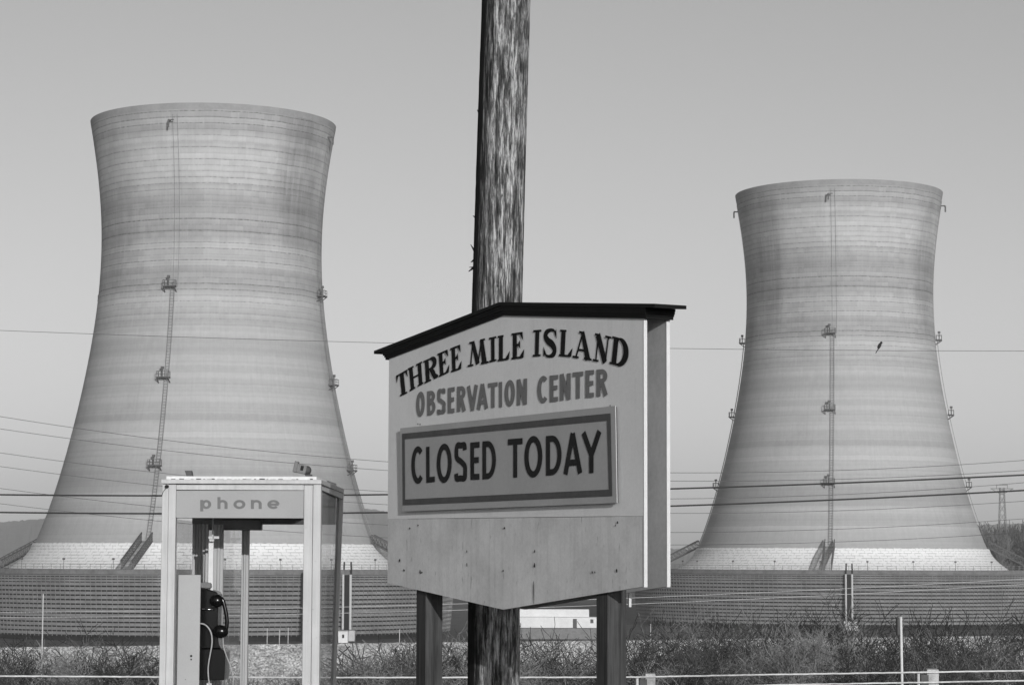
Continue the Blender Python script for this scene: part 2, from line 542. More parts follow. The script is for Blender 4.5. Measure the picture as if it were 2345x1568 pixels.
# distant hills
def hill_ridge(name, pts, Y, depth, label, mat, seed):
    rn = random.Random(seed); mb = MB()
    xs_ = np.arange(pts[0][0], pts[-1][0], 6.0)
    prof = np.interp(xs_, [q[0] for q in pts], [q[1] for q in pts])
    rows = [(-depth, 0), (-.7 * depth, .35), (-.4 * depth, .7), (-.15 * depth, .93), (0, 1), (.3 * depth, .8), (depth, 0)]
    for dy, fz in rows:
        for x_, y_ in zip(xs_, prof):
            q = P(x_, y_, Y)
            jz = rn.uniform(-1, 1) * 1.2 * (1 if 0 < fz else 0)
            base = ISLE_Z - 2
            mb.v.append((q.x * (Y + dy) / Y, Y + dy, base + (q.z - base) * fz + jz))
    n = len(xs_)
    for j in range(len(rows) - 1):
        for i in range(n - 1):
            mb.f.append((j * n + i, j * n + i + 1, (j + 1) * n + i + 1, (j + 1) * n + i))
    return tag(mb.build(name, mat, fix=False), label, 'hills', kind='structure')
hill_ridge('hills', [(-700, 1225), (-200, 1200), (0, 1196), (110, 1185), (300, 1170), (700, 1158), (838, 1164), (890, 1172), (1100, 1205), (1400, 1246), (1560, 1257), (1800, 1250), (2100, 1205), (2345, 1198), (2800, 1190), (3300, 1220)], 3400, 600, 'pale wooded hills far behind the towers', M['hill'], 2)

# ------------------------------------------------------------------ cooling towers
PROF_PX = [(278.5, 282.7), (315, 276.5), (355, 270), (392, 264.5), (430, 259.6), (465, 256.4), (500, 254.2), (535, 252.8), (570, 252.3), (600, 252.3), (630, 253), (660, 255), (690, 258), (726, 262.3), (762, 267.2), (826, 277.2), (870, 285.3), (963, 304.5), (1061, 329.5), (1131, 350.5), (1193, 370.5)]
def tower_profile():
    Y = 524.0; out = []
    for y, h in PROF_PX:
        q = P(487, y, Y)
        dep = (q - Vector((0, 0, EYE))).dot(cf)
        r = h * dep / FPX * .992
        out.append((r, q.z))
    out.append((36.9, EYE + 2.9))
    return out
TP = tower_profile()
TP_z = [q[1] for q in TP][::-1]; TP_r = [q[0] for q in TP][::-1]
def tower_r(z):
    return float(np.interp(z, TP_z, TP_r))
TOP_Z = TP[0][1] - 1.1
DECK_Z = EYE - 1.9
SHELL_Z = EYE + 2.9

def make_tower(label, px, py, Y, group, risers, shell_mat):
    c = P(px, py, Y)
    base = Vector((c.x, Y, ISLE_Z))
    root = empty('cooling_tower', base, label, 'cooling tower', group)
    def loc(mb):                                   # local ring coordinates -> world
        mb.v = [(a[0] + base.x, a[1] + base.y, a[2]) for a in mb.v]
        return mb
    zs = np.linspace(SHELL_Z, TOP_Z, 71)
    # smooth the profile
    co = np.polyfit(TP_z, TP_r, 6)
    rr = [float(np.polyval(co, z)) for z in zs]
    prof = list(zip(rr, zs))
    inner = [(r - .45, z) for r, z in prof][::-1]
    mb = MB(); mb.lathe(prof + inner, 160, close=True)
    shell = loc(mb).build('shell', shell_mat, root, smooth=True, fix=False)
    sm = shell.modifiers.new('edge', 'EDGE_SPLIT'); sm.split_angle = R(50)
    # rim band
    mb = MB(); mb.lathe([(rr[-1] - .17, TOP_Z - 1.1), (rr[-1] + .04, TOP_Z + .2), (rr[-1] - .9, TOP_Z + .2), (rr[-1] - .9, TOP_Z - .3)], 160)
    loc(mb).build('rim', M['rim'], root, fix=True)
    # flared skirt
    pr = []
    for t in np.linspace(0, 1, 14):
        z = SHELL_Z + .1 + (DECK_Z - SHELL_Z - .1) * t
        pr.append((37.35 + 4.6 * t ** 1.6, z))
    mb = MB(); mb.lathe([(36.6, SHELL_Z + .55), (37.1, SHELL_Z + .5)] + pr, 160)
    loc(mb).build('skirt', M['skirt'], root, smooth=True, fix=True)
    # deck with kerb and rail
    mb = MB(); mb.lathe([(41.4, DECK_Z - .5), (41.4, DECK_Z), (53.7, DECK_Z), (53.7, DECK_Z - 1.0), (53.1, DECK_Z - 1.0)], 160)
    loc(mb).build('deck', M['deck'], root)
    mb = MB()
    for h in (.55, 1.05):
        mb.tube([(53.4 * math.cos(a), 53.4 * math.sin(a), DECK_Z + h) for a in np.linspace(0, 2 * math.pi, 161)], .04, 4, False)
    for k in range(150):
        a = 2 * math.pi * k / 150
        q = Vector((53.4 * math.cos(a), 53.4 * math.sin(a), DECK_Z - .05))
        mb.bar(q, q + Vector((0, 0, 1.1)), .07, .07)
    loc(mb).build('handrail', M['steel_mid'], root, fix=False)
    # small lamps standing on the deck edge
    for k in range(30):
        lmb = MB()
        a = 2 * math.pi * (k + .4) / 30
        q = Vector((52.4 * math.cos(a), 52.4 * math.sin(a), DECK_Z))
        lmb.bar(q, q + Vector((0, 0, 1.9)), .08, .08)
        lmb.box(q + Vector((0, 0, 2.0)), (.45, .45, .4))
        loc(lmb).build('deck_lamp', M['steel_dark'], root, fix=False)
    # louvred wall
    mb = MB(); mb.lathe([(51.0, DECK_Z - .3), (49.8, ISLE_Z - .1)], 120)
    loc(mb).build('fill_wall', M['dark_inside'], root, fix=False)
    mb = MB()
    ztop = DECK_Z - 1.02
    def rl(z): return 53.5 - (ztop - z) * .09
    z = ztop
    for hgt in (.32, .32, .40):
        mb.lathe([(rl(z) - .2, z), (rl(z) + .02, z - hgt), (rl(z) - .05, z - hgt), (rl(z) - .27, z)], 200, close=True); z -= hgt + .17
    while z > ISLE_Z + 1.2:
        mb.lathe([(rl(z) - .30, z), (rl(z) + .03, z - .57), (rl(z) - .05, z - .57), (rl(z) - .38, z)], 200, close=True)
        z -= .87
    loc(mb).build('louver_wall', M['louver'], root, fix=True)
    mb = MB()
    NP = 290
    for k in range(NP):
        a = 2 * math.pi * k / NP
        t = Vector((math.cos(a), math.sin(a), 0))
        p0 = t * (rl(ztop) - .13); p0.z = ztop
        p1 = t * (rl(ISLE_Z + 1) - .13); p1.z = ISLE_Z + 1
        mb.bar(p0, p1, .16, .10, up=Vector((math.sin(a), -math.cos(a), 0)))
    o = loc(mb).build('louver_frame', M['louver_post'], root, fix=False)
    # ladders
    for da in (-11.8, 78.2, -101.8, 168.2):
        a = R(da)
        er = Vector((math.sin(a), -math.cos(a), 0)); et = Vector((math.cos(a), math.sin(a), 0))
        def S(z, o=0, t=0):
            q = er * (float(np.polyval(co, z)) + o) + et * t
            return Vector((q.x, q.y, z))
        plat = [P(388, 657, 501).z, P(374, 864, 497).z, P(351, 1065, 491).z]
        mb = MB()
        zz = np.linspace(SHELL_Z + 1.2, plat[0], 40)
        for tt in (-.42, .42):
            for z0, z1 in zip(zz, zz[1:]):
                mb.bar(S(z0, .5, tt), S(z1, .5, tt), .10, .10)
        zr = SHELL_Z + 1.5
        while zr < plat[0]:
            mb.bar(S(zr, .5, -.42), S(zr, .5, .42), .08, .08); zr += .62
        zz = np.linspace(plat[0], TOP_Z - 2, 26)
        for tt in (-.1, .95):
            for z0, z1 in zip(zz, zz[1:]):
                mb.bar(S(z0, .08, tt), S(z1, .08, tt), .06, .08)
        lad = loc(mb).build('ladder', M['steel_mid'], root, fix=False)
        for pz in plat:
            mb = MB()
            ctr = -.55
            def T(o, t, h): 
                q = er * (float(np.polyval(co, pz)) + o) + et * (ctr + t)
                return Vector((q.x, q.y, pz + h))
            mb.hexa([T(.1, -1.3, -.12), T(1.7, -1.3, -.12), T(1.7, 1.3, -.12), T(.1, 1.3, -.12)], [T(.1, -1.3, .14), T(1.7, -1.3, .14), T(1.7, 1.3, .14), T(.1, 1.3, .14)])
            for t in (-1.25, 0, 1.25):
                mb.bar(T(1.6, t, .1), T(1.6, t, 1.25), .1, .1)
            for t in (-1.25, 1.25):
                mb.bar(T(.3, t, .1), T(.3, t, 1.25), .1, .1)
                mb.bar(T(.3, t, 1.25), T(1.6, t, 1.25), .09, .09)
                mb.bar(T(1.55, t * .95, -.1), T(.0, t * 1.0, -1.2), .16, .16)
            for h in (.65, 1.25):
                mb.bar(T(1.6, -1.25, h), T(1.6, 1.25, h), .09, .09)
            mb.bar(T(1.0, -.2, .1), T(1.0, -.2, 1.9), .22, .22); mb.box(T(1.0, -.2, 2.0), (.6, .6, .5))
            loc(mb).build('platform', M['steel_dark'], lad, fix=False)
        # hoist davit under the rim
        mb = MB()
        hz = TOP_Z - 3.4
        mb.bar(S(hz, 0, -.6), S(hz, 1.2, -.6) , .28, .28)
        q = S(hz, 1.2, -.6); mb.bar(q, q + Vector((0, 0, -1.6)), .34, .34)
        q = S(hz, 1.0, -.6); mb.bar(q, q + et * 1.1, .2, .2)
        loc(mb).build('davit', M['steel_dark'], root, fix=False)
        # lattice stair over the skirt
        mb = MB()
        def K(t, side, h):
            r_ = 36.9 + (48.2 - 36.9) * t
            z_ = SHELL_Z + .75 + (DECK_Z - .1 - SHELL_Z - .75) * t
            q = er * r_ + et * (side * 1.15 - .2)
            return Vector((q.x, q.y, z_ + h))
        NB = 12
        for sd in (-1, 1):
            for h in (.0, 1.75):
                mb.bar(K(0, sd, h), K(1, sd, h), .2, .26)
            for i in range(NB):
                mb.bar(K(i / NB, sd, 0), K((i + 1) / NB, sd, 1.75), .09, .09)
                mb.bar(K(i / NB, sd, 1.75), K((i + 1) / NB, sd, 0), .09, .09)
                mb.bar(K(i / NB, sd, 0), K(i / NB, sd, 1.75), .1, .1)
        for i in range(36):
            mb.bar(K((i + .5) / 36, -1, .15), K((i + .5) / 36, 1, .15), .3, .06)
        loc(mb).build('stair', M['steel_dark'], root, fix=False)
    # riser pipes on the louvred wall
    for kind, rx, extra in risers:
        Yf = Y - 54
        q = P(rx, 1310, Yf)
        dx = q.x - base.x
        yy = base.y - math.sqrt(54.1 ** 2 - dx * dx)
        mb = MB()
        if kind == 'pipes':
            for o_, rad in ((-.85, .24), (.62, .26)):
                mb.tube([(q.x + o_, yy - .15, ISLE_Z + 2.3), (q.x + o_, yy - .15, DECK_Z - .9)], rad, 10)
            pp = mb.build('riser_pipe', M['pipe_pale'], root, smooth=False)
            mb = MB(); mb.box((q.x - .12, yy + .25, (ISLE_Z + DECK_Z) / 2), (1.1, .5, DECK_Z - ISLE_Z - 2))
            for o_ in (-.75, .75): mb.bar((q.x + o_, yy + .2, DECK_Z - 1), (q.x + o_ * .9, yy + .2, DECK_Z + 1.6), .3, .3)
            mb.build('riser_channel', M['dark_inside'], root)
            mb = MB(); mb.box((q.x, yy - .9, ISLE_Z + 1.1), (3.3, 2.2, 2.1))
            mb.build('valve_block', M['pipe_pale'], root, bevel=.05)
        else:
            mb.box((q.x, yy - .1, (ISLE_Z + DECK_Z) / 2 - .3), (.7, .7, DECK_Z - ISLE_Z - .6))
            mb.build('riser_channel', M['dark_inside'], root)
    return root
M['rim'] = plain('stained_rim_concrete', .25, .9, .1, 0, .1, .3, 1.5)
make_tower('taller looking cooling tower behind the phone booth, left of the wooden pole', 486, 560, 524.0, 'cooling towers', [('channel', 689, 0), ('pipes', 787, 0)], SHELLS[0])
make_tower('smaller looking cooling tower right of the sign, behind the bird on the wire', 1922, 660, 622.0, 'cooling towers', [('pipes', 1945, 0)], SHELLS[1])

# ------------------------------------------------------------------ things on the island
def island_box(mb, x0, x1, ytop, ybot, Y, depth):
    a = P(x0, ytop, Y); b = P(x1, ybot, Y)
    mb.hexa([(a.x, Y, b.z), (b.x, Y, b.z), (b.x, Y, a.z), (a.x, Y, a.z)], [(a.x, Y + depth, b.z), (b.x, Y + depth, b.z), (b.x, Y + depth, a.z), (a.x, Y + depth, a.z)])

Yt = 498
q = P(1270, 1462, Yt)
root = empty('site_building', (q.x, Yt + 3, ISLE_Z), 'low white flat roofed building seen under the sign between pole and post', 'building')
mb = MB(); island_box(mb, 1150, 1392, 1412, 1437, Yt, 6)
mb.build('wall', M['white_build'], root)
mb = MB(); island_box(mb, 1150, 1349, 1394, 1411.8, Yt + 1.2, 4.5)
mb.build('upper_wall', M['white_build'], root)
mb = MB(); island_box(mb, 1145, 1397, 1437.2, 1466, Yt + .15, 5.7)
mb.build('dark_base', M['steel_mid'], root)

for x0, x1, y0, y1 in ((1312, 1321, 1416, 1437), (1352, 1359, 1417, 1426)):
    mb = MB(); island_box(mb, x0, x1, y0, y1, Yt - .05, .12)
    mb.build('window' if y1 < 1430 else 'door', M['steel_dark'], root)

Yt = 470
q = P(785, 1462, Yt)
root = empty('pump_house', (q.x, Yt + 1, ISLE_Z), 'small white pump house with a dark window at the foot of the left tower', 'hut')
mb = MB(); island_box(mb, 775, 796, 1446, 1471, Yt, 2.5); mb.build('wall', M['white_build'], root)
mb = MB(); island_box(mb, 773.5, 797.5, 1443.5, 1445.8, Yt - .15, 2.8); mb.build('roof', M['pipe_pale'], root)
mb = MB(); island_box(mb, 783.5, 788, 1452, 1460, Yt - .04, .1); mb.build('window', M['dark_inside'], root)

def pixpost(name, x, ytop, Y, w, mat, label, cat, group=None):
    q = P(x, ytop, Y); gz = ground_z(q.x, Y)
    mb = MB(); mb.tube([(q.x, Y, gz - .1), (q.x, Y, q.z)], w / 2, 8)
    o = mb.build(name, mat, origin=(q.x, Y, gz)); tag(o, label, cat, group)
    return o
# pale fence posts along the top of the island bank
for i, (x, yt) in enumerate([(915, 1440), (660, 1436), (612, 1438), (640, 1441), (1490, 1428)]):
    pixpost('fence_post', x, yt, bank_line(P(x, 1460, 470).x) + 1.5, .16, M['pipe_pale'], 'thin pale fence post at the top of the island bank', 'fence post', 'fence posts on the island bank')

# lattice mast far right
Yt = 900
q0 = P(2297, 1283, Yt)
root = empty('transmission_tower', (q0.x, Yt, ISLE_Z), 'far lattice power mast with a short crossarm above the bare trees at right', 'power mast')
top = P(2297, 1116, Yt).z
mb = MB()
hw0, hw1 = 2.2, .75
def mp(t, sx, sy):
    w = hw0 + (hw1 - hw0) * t
    return Vector((q0.x + sx * w, Yt + sy * w, ISLE_Z + (top - ISLE_Z) * t))
for sx in (-1, 1):
    for sy in (-1, 1):
        mb.bar(mp(0, sx, sy), mp(1, sx, sy), .22, .22)
for i in range(14):
    t0, t1 = i / 14, (i + 1) / 14
    for sy in (-1, 1):
        mb.bar(mp(t0, -1, sy), mp(t1, 1, sy), .12, .12); mb.bar(mp(t0, 1, sy), mp(t1, -1, sy), .12, .12)
    for sx in (-1, 1):
        mb.bar(mp(t0, sx, -1), mp(t1, sx, 1), .12, .12)
mb.build('mast', M['steel_mid'], root, fix=False)
mb = MB()
mb.bar((q0.x - 4.2, Yt, top - .4), (q0.x + 4.2, Yt, top - .4), .35, .35)
mb.bar((q0.x - 4.2, Yt, top - .4), (q0.x, Yt, top - 2.6), .2, .2); mb.bar((q0.x + 4.2, Yt, top - .4), (q0.x, Yt, top - 2.6), .2, .2)
mb.bar((q0.x - 2.2, Yt, top + 1.0), (q0.x + 2.2, Yt, top + 1.0), .3, .3)
for o_ in (-2, 2): mb.bar((q0.x + o_, Yt, top - .4), (q0.x + o_, Yt, top + 1), .2, .2)
mb.build('crossarm', M['steel_mid'], root, fix=False)

# ------------------------------------------------------------------ bare vegetation
def grow(seed, height, levels=4, n_main=5, spread=.5, r0=.02, fan=(.45, .95), lr=(.42, .75), thin=.62, kids=(3, 5), rmin=.003, stem=0.0):
    rn = random.Random(seed)
    mb = MB()
    def seg(a, b, ra, rb):
        t = (b - a)
        if t.length < 1e-6: return
        t.normalize(); s1 = t.orthogonal().normalized(); s2 = t.cross(s1)
        vs = []
        for q, r_ in ((a, ra), (b, rb)):
            for k in range(3):
                an = 2.094 * k
                vs.append(q + (s1 * math.cos(an) + s2 * math.sin(an)) * r_)
        mb.add(vs, [(0, 1, 4, 3), (1, 2, 5, 4), (2, 0, 3, 5)])
    def branch(p, d, L, r, lv):
        n = 4 if lv > 0 else 3
        for i in range(n):
            d2 = (d + Vector((rn.gauss(0, .16), rn.gauss(0, .16), rn.gauss(0.03, .10)))).normalized()
            e = p + d2 * (L / n)
            r2 = max(rmin, r * (1 - .5 * (i + 1) / n))
            seg(p, e, max(rmin, r * (1 - .5 * i / n)), r2)
            p, d = e, d2
            if lv > 0 and (i > 0 or lv < levels):
                for _ in range(rn.randint(*kids) if i == n - 1 else rn.randint(0, 2)):
                    ax = Vector((rn.gauss(0, 1), rn.gauss(0, 1), rn.gauss(0, .5)))
                    nd = (d + ax.normalized() * rn.uniform(*fan) + Vector((0, 0, .10))).normalized()
                    branch(p, nd, L * rn.uniform(*lr), max(rmin, r2 * thin), lv - 1)
    for k in range(n_main):
        a = rn.uniform(0, 6.28); t = rn.uniform(.1, 1) * spread
        d = Vector((math.cos(a) * t, math.sin(a) * t, 1)).normalized()
        branch(Vector((math.cos(a) * .06 * (n_main > 1), math.sin(a) * .06 * (n_main > 1), -.05)), d, height * rn.uniform(.4, .6), r0 * rn.uniform(.7, 1.2), levels)
    return mb

shrub_meshes = []
for sd in range(9):
    mat = (M['bark_mid'], M['bark_pale'], M['bark_dark'])[(2, 0, 1, 0, 1, 2, 0, 1, 2)[sd]]
    mb = grow(100 + sd, 1.7, 3, 4, .9, .018, kids=(2, 3), rmin=.0062, fan=(.9, 2.0), lr=(.5, .8))
    me = bpy.data.meshes.new('shrub'); me.from_pydata(mb.v, [], mb.f); me.materials.append(mat)
    shrub_meshes.append(me)
def put_shrub(me, x, Y, ztop_px, rn, label, cat, group, name='leafless_shrub'):
    """stand a plant on the bank so that its top reaches about that picture height"""
    q = P(x, ztop_px, Y); gz = ground_z(q.x, Y)
    o = bpy.data.objects.new(name, me); C.objects.link(o)
    hz = max(v.co.z for v in me.vertices) if me.name not in HT else HT[me.name]
    HT[me.name] = hz
    s = max(.3, (q.z - gz) / hz)
    o.location = (q.x, Y, gz); o.rotation_euler = (0, 0, rn.uniform(0, 6.28)); w = s * rn.uniform(.8, 1.0)
    if s > 1.6: w = s * .75
    o.scale = (w, w, s)
    return tag(o, label, cat, group)
HT = {}
rn = random.Random(11)
SHRUB_LBL = 'leafless tangled shrub growing on the bank beyond the roadside cable rail'
spots = []
for i in range(150):
    x = rn.uniform(-90, 2430)
    Y = rn.choice([rn.uniform(39, 48), rn.uniform(46, 62), rn.uniform(55, 85)])
    if 360 < x < 790:
        top = rn.uniform(1500, 1560)
        if rn.random() < .75: continue
    elif 790 < x < 1440: top = rn.uniform(1452, 1525)
    elif x > 1440: top = rn.uniform(1440, 1525)
    else: top = rn.uniform(1458, 1530)
    spots.append((x, Y, top))
spots.sort()
for x, Y, top in spots:
    put_shrub(rn.choice(shrub_meshes), x, Y, top, rn, SHRUB_LBL, 'shrub', 'leafless shrubs on the river bank')

tree_meshes = []
for sd in range(5):
    mat = (M['bark_mid'], M['bark_pale'], M['bark_dark'], M['bark_pale'], M['bark_dark'])[sd]
    mb = grow(300 + sd, 5.2, 4, (2, 2, 1, 3, 1)[sd], .55, .075, kids=(2, 3), rmin=.0072, fan=(.8, 1.8), lr=(.48, .75))
    me = bpy.data.meshes.new('bare_tree'); me.from_pydata(mb.v, [], mb.f); me.materials.append(mat)
    tree_meshes.append(me)
TREES = [  # x, Y, top, mesh, label
    (1945, 58, 1345, 4, 'slim dark leafless tree in front of the riser pipes of the right tower'),
    (1640, 66, 1385, 1, 'pale leafless tree midway between right sign post and riser pipes'),
    (1505, 70, 1385, 1, 'pale twiggy tree just right of the sign post'),
    (1570, 64, 1400, 0, 'grey twiggy tree second from the right sign post'),
    (1700, 68, 1378, 0, 'grey leafless tree right of the pale midway tree'),
    (1755, 62, 1392, 2, 'dark leafless tree well left of the riser pipes'),
    (1850, 60, 1420, 0, 'low grey leafless tree left of the slim dark tree'),
    (2105, 64, 1355, 0, 'grey leafless tree with upright limbs right of the white marker pipe'),
    (2310, 62, 1378, 0, 'grey leafless tree near the right border'),
    (2190, 60, 1400, 2, 'dark leafless tree between marker pipe and right border'),
    (2250, 70, 1410, 1, 'pale low leafless tree between two taller ones near the right border'),
    (1275, 70, 1400, 0, 'grey leafless tree under the sign in front of the white building'),
    (1340, 62, 1440, 0, 'low grey tree under the sign beside the right post'),
    (1215, 64, 1440, 1, 'low pale tree under the sign close to the wooden pole'),
    (1030, 60, 1420, 1, 'pale forked tree between left sign post and wooden pole'),
    (860, 62, 1425, 0, 'grey leafless tree between phone booth and sign'),
    (925, 66, 1440, 1, 'pale leafless tree left of the left sign post'),
    (820, 70, 1450, 2, 'dark low tree just right of the phone booth'),
    (215, 64, 1425, 0, 'grey leafless tree in the brush left of the phone booth'),
    (320, 66, 1435, 2, 'dark leafless tree close to the left edge of the phone booth'),
    (150, 70, 1440, 0, 'grey leafless tree right of the slender pale pole'),
    (60, 66, 1445, 0, 'grey leafless tree at the left border'),
]
for x, Y, top, k, lb in TREES:
    put_shrub(tree_meshes[k], x, Y, top, rn, lb, 'tree', None, 'bare_tree')

for i in range(66):
    x = rn.choice([rn.uniform(1450, 1800), rn.uniform(1450, 2400)]) if i < 46 else rn.choice([rn.uniform(-60, 350), rn.uniform(800, 1400)])
    top = rn.uniform(1365, 1450) if x > 1440 else rn.uniform(1415, 1475)
    put_shrub(rn.choice(tree_meshes), x, rn.uniform(52, 82), top, rn, 'thin leafless sapling among the shrubs of the river bank', 'sapling', 'leafless saplings on the river bank', 'bare_sapling')

# dry grass and bramble under the shrubs
g = MB(); rg = random.Random(8)
for i in range(3500):
    Y = 38 + 14 * rg.random() ** 1.6
    x = rg.uniform(-.235, .235) * Y
    gz = ground_z(x, Y)
    h = rg.uniform(.15, .42) * (1.2 if Y > 42 else .8)
    lean = Vector((rg.gauss(0, .22), rg.gauss(0, .22), 1)) * h
    w = rg.uniform(.003, .008); a = rg.uniform(0, 6.28)
    sd = Vector((math.cos(a) * w, math.sin(a) * w, 0)); b = Vector((x, Y, gz - .02))
    mid = b + lean * .55 + Vector((rg.gauss(0, .03), rg.gauss(0, .03), 0))
    g.add([b - sd, b + sd, mid + sd * .8, mid - sd * .8, b + lean], [(0, 1, 2, 3), (3, 2, 4)])
tag(g.build('dry_grass', M['grass_dry'], fix=False), 'dry winter grass and bramble under the shrubs', 'grass', kind='stuff')

# loose tangle of dead stems higher up the bank
g = MB(); rg = random.Random(18)
for i in range(4500):
    Y = rg.uniform(40, 74)
    x = rg.uniform(-.225, .225) * Y
    px_ = 1172.5 + x / Y * FPX
    clump = .5 + .5 * math.sin(px_ * .021 + 1.3) * math.sin(px_ * .0073 + .4)
    if 400 < px_ < 760: clump *= .2
    gz = ground_z(x, Y)
    top_px = 1560 - (70 + 45 * clump) * rg.random() ** .8 * (.4 + .6 * clump) - (25 * rg.random() if px_ > 1440 else 0)
    zt = P(px_, top_px, Y).z
    h = zt - gz
    if h < .2: continue
    w = rg.uniform(.0022, .0055)
    L = min(h, rg.uniform(.35, 1.1))
    p = Vector((x, Y, zt - L)); d = Vector((rg.gauss(0, .75), rg.gauss(0, .5), 1)).normalized()
    bend = Vector((rg.gauss(0, .5), rg.gauss(0, .3), rg.gauss(-.1, .3)))
    def stem(p, d, bend, L, w, n):
        prev = None; pts = [p]
        for q in range(n):
            d = (d + bend * (1 / n) + Vector((rg.gauss(0, .18), 0, rg.gauss(0, .15)))).normalized()
            p = p + d * (L / n); pts.append(p)
        o = len(g.v)
        for q, pt in enumerate(pts):
            ww = w * (1 - .6 * q / n)
            t = (pts[min(q + 1, n)] - pts[max(q - 1, 0)]).normalized()
            sv = Vector((t.z, .3, -t.x)).normalized() * ww
            g.v.append(tuple(pt - sv)); g.v.append(tuple(pt + sv))
        for q in range(n): g.f.append((o + 2 * q, o + 2 * q + 1, o + 2 * q + 3, o + 2 * q + 2))
        return pts
    pts = stem(p, d, bend, L, w, 5)
    for q in (2, 3, 4):
        if rg.random() < .75:
            stem(pts[q], (d + Vector((rg.gauss(0, 1), rg.gauss(0, .5), .3))).normalized(), bend, L * rg.uniform(.25, .5), w * .7, 3)
tag(g.build('undergrowth', M['bramble'], fix=False), 'tangle of dead stems covering the river bank', 'undergrowth', kind='stuff')

# far wood at the right border
g = MB(); rw = random.Random(21)
bases = [grow(500 + k, 15, 3, 1, .1, .28, kids=(3, 4), rmin=.07) for k in range(4)]
for i in range(70):
    Y = rw.uniform(760, 900)
    x = rw.uniform(2170, 2480)
    q = P(x, 1283, Y)
    b = bases[i % 4]; a = rw.uniform(0, 6.28); ca, sa = math.cos(a), math.sin(a)
    crest = P(x, rw.uniform(1186, 1222), Y).z
    hmax = max(v[2] for v in b.v); s = (crest - ISLE_Z) / hmax
    g.add([(q.x + (v[0] * ca - v[1] * sa) * s * .9, Y + (v[0] * sa + v[1] * ca) * s * .9, ISLE_Z + v[2] * s) for v in b.v], b.f)
tag(g.build('far_wood', M['wood_far'], fix=False), 'hazy bare wood beyond the right tower', 'wood', kind='stuff')

# ------------------------------------------------------------------ wires
def wire(pts, Y, r, mat, label, group=None, sides=6):
    xs_ = [q[0] for q in pts]; ys_ = [q[1] for q in pts]
    deg = min(len(pts) - 1, 2)
    co = np.polyfit(xs_, ys_, deg)
    X = np.linspace(-500, 2850, 60)
    pp = [P(float(x), float(np.polyval(co, x)), Y if not callable(Y) else Y(x)) for x in X]
    mb = MB(); mb.tube(pp, r, sides)
    o = mb.build('overhead_wire', mat, fix=False, smooth=True)
    return tag(o, label, 'wire', group)
wire([(0, 757), (888, 783), (1535, 800), (2014, 802), (2345, 803)], 60, .006, M['wire_far'], 'thin single wire crossing both towers with the bird sitting on it')
wire([(0, 1132), (365, 1135), (840, 1132), (1535, 1119), (2345, 1087)], 24, .0082, M['wire'], 'upper of the two thick black cables passing behind the phone booth')
wire([(0, 1173), (365, 1175), (840, 1173), (1535, 1159), (2345, 1122)], 24, .0082, M['wire'], 'lower of the two thick black cables passing behind the phone booth')
FAR = [([(0, 954), (887, 1054), (1534, 1085), (2345, 1052.6)], 'highest of the thin grey power lines falling from the left border'),
       ([(0, 982), (887, 1074.6), (1534, 1103), (2345, 1076)], 'second highest of the thin grey power lines falling from the left border'),
       ([(0, 1036), (365, 1082), (887, 1127), (1534, 1140), (2345, 1105)], 'third of the thin grey power lines falling from the left border'),
       ([(0, 1069), (365, 1110), (887, 1154), (1534, 1177), (2345, 1146)], 'fourth of the thin grey power lines falling from the left border'),
       ([(0, 1119), (365, 1160), (887, 1198), (1534, 1223), (2240, 1193)], 'fifth of the thin grey power lines, passing low over the tower feet'),
       ([(0, 1154), (365, 1191), (887, 1229), (1534, 1250), (2240, 1224)], 'lowest of the thin grey power lines, just above the white skirts')]
for i, (pts, lb) in enumerate(FAR):
    wire(pts, 190 + 6 * i, .021, M['wire_far'], lb, 'distant power lines')
wire([(0, 1401), (365, 1397.6), (1017, 1383), (1446, 1367.6), (1937, 1347)], 75, .0075, M['wire_pale'], 'upper of two bright wires sagging in front of the louvred walls')
wire([(0, 1413), (365, 1410.6), (1017, 1398), (1446, 1381), (1937, 1360.6)], 75, .0075, M['wire_pale'], 'lower of two bright wires sagging in front of the louvred walls')

# bird
q = P(2014, 797, 60)
mb = MB()
rot = Matrix.Rotation(R(28), 3, 'Y')
mb.ell(q + Vector((0, 0, .06)), .042, .045, .085, 14, 10, rot)
mb.ell(q + Vector((.045, 0, .135)), .030, .032, .034, 12, 8)
mb.add([q + Vector((.07, -.008, .135)), q + Vector((.07, .008, .135)), q + Vector((.07, 0, .148)), q + Vector((.10, 0, .13))], [(0, 1, 3), (1, 2, 3), (2, 0, 3), (0, 2, 1)])
mb.hexa([q + Vector((-.03, -.022, .0)), q + Vector((-.01, -.022, -.01)), q + Vector((-.01, .022, -.01)), q + Vector((-.03, .022, 0))],
        [q + Vector((-.10, -.018, -.12)), q + Vector((-.085, -.018, -.125)), q + Vector((-.085, .018, -.125)), q + Vector((-.10, .018, -.12))])
for sy in (-.014, .014): mb.tube([q + Vector((0, sy, .0)), q + Vector((.002, sy * .6, -.012))], .005, 5)
tag(mb.build('bird', M['bird'], smooth=True, origin=q), 'small dark bird perched on the thin wire before the right tower', 'bird')

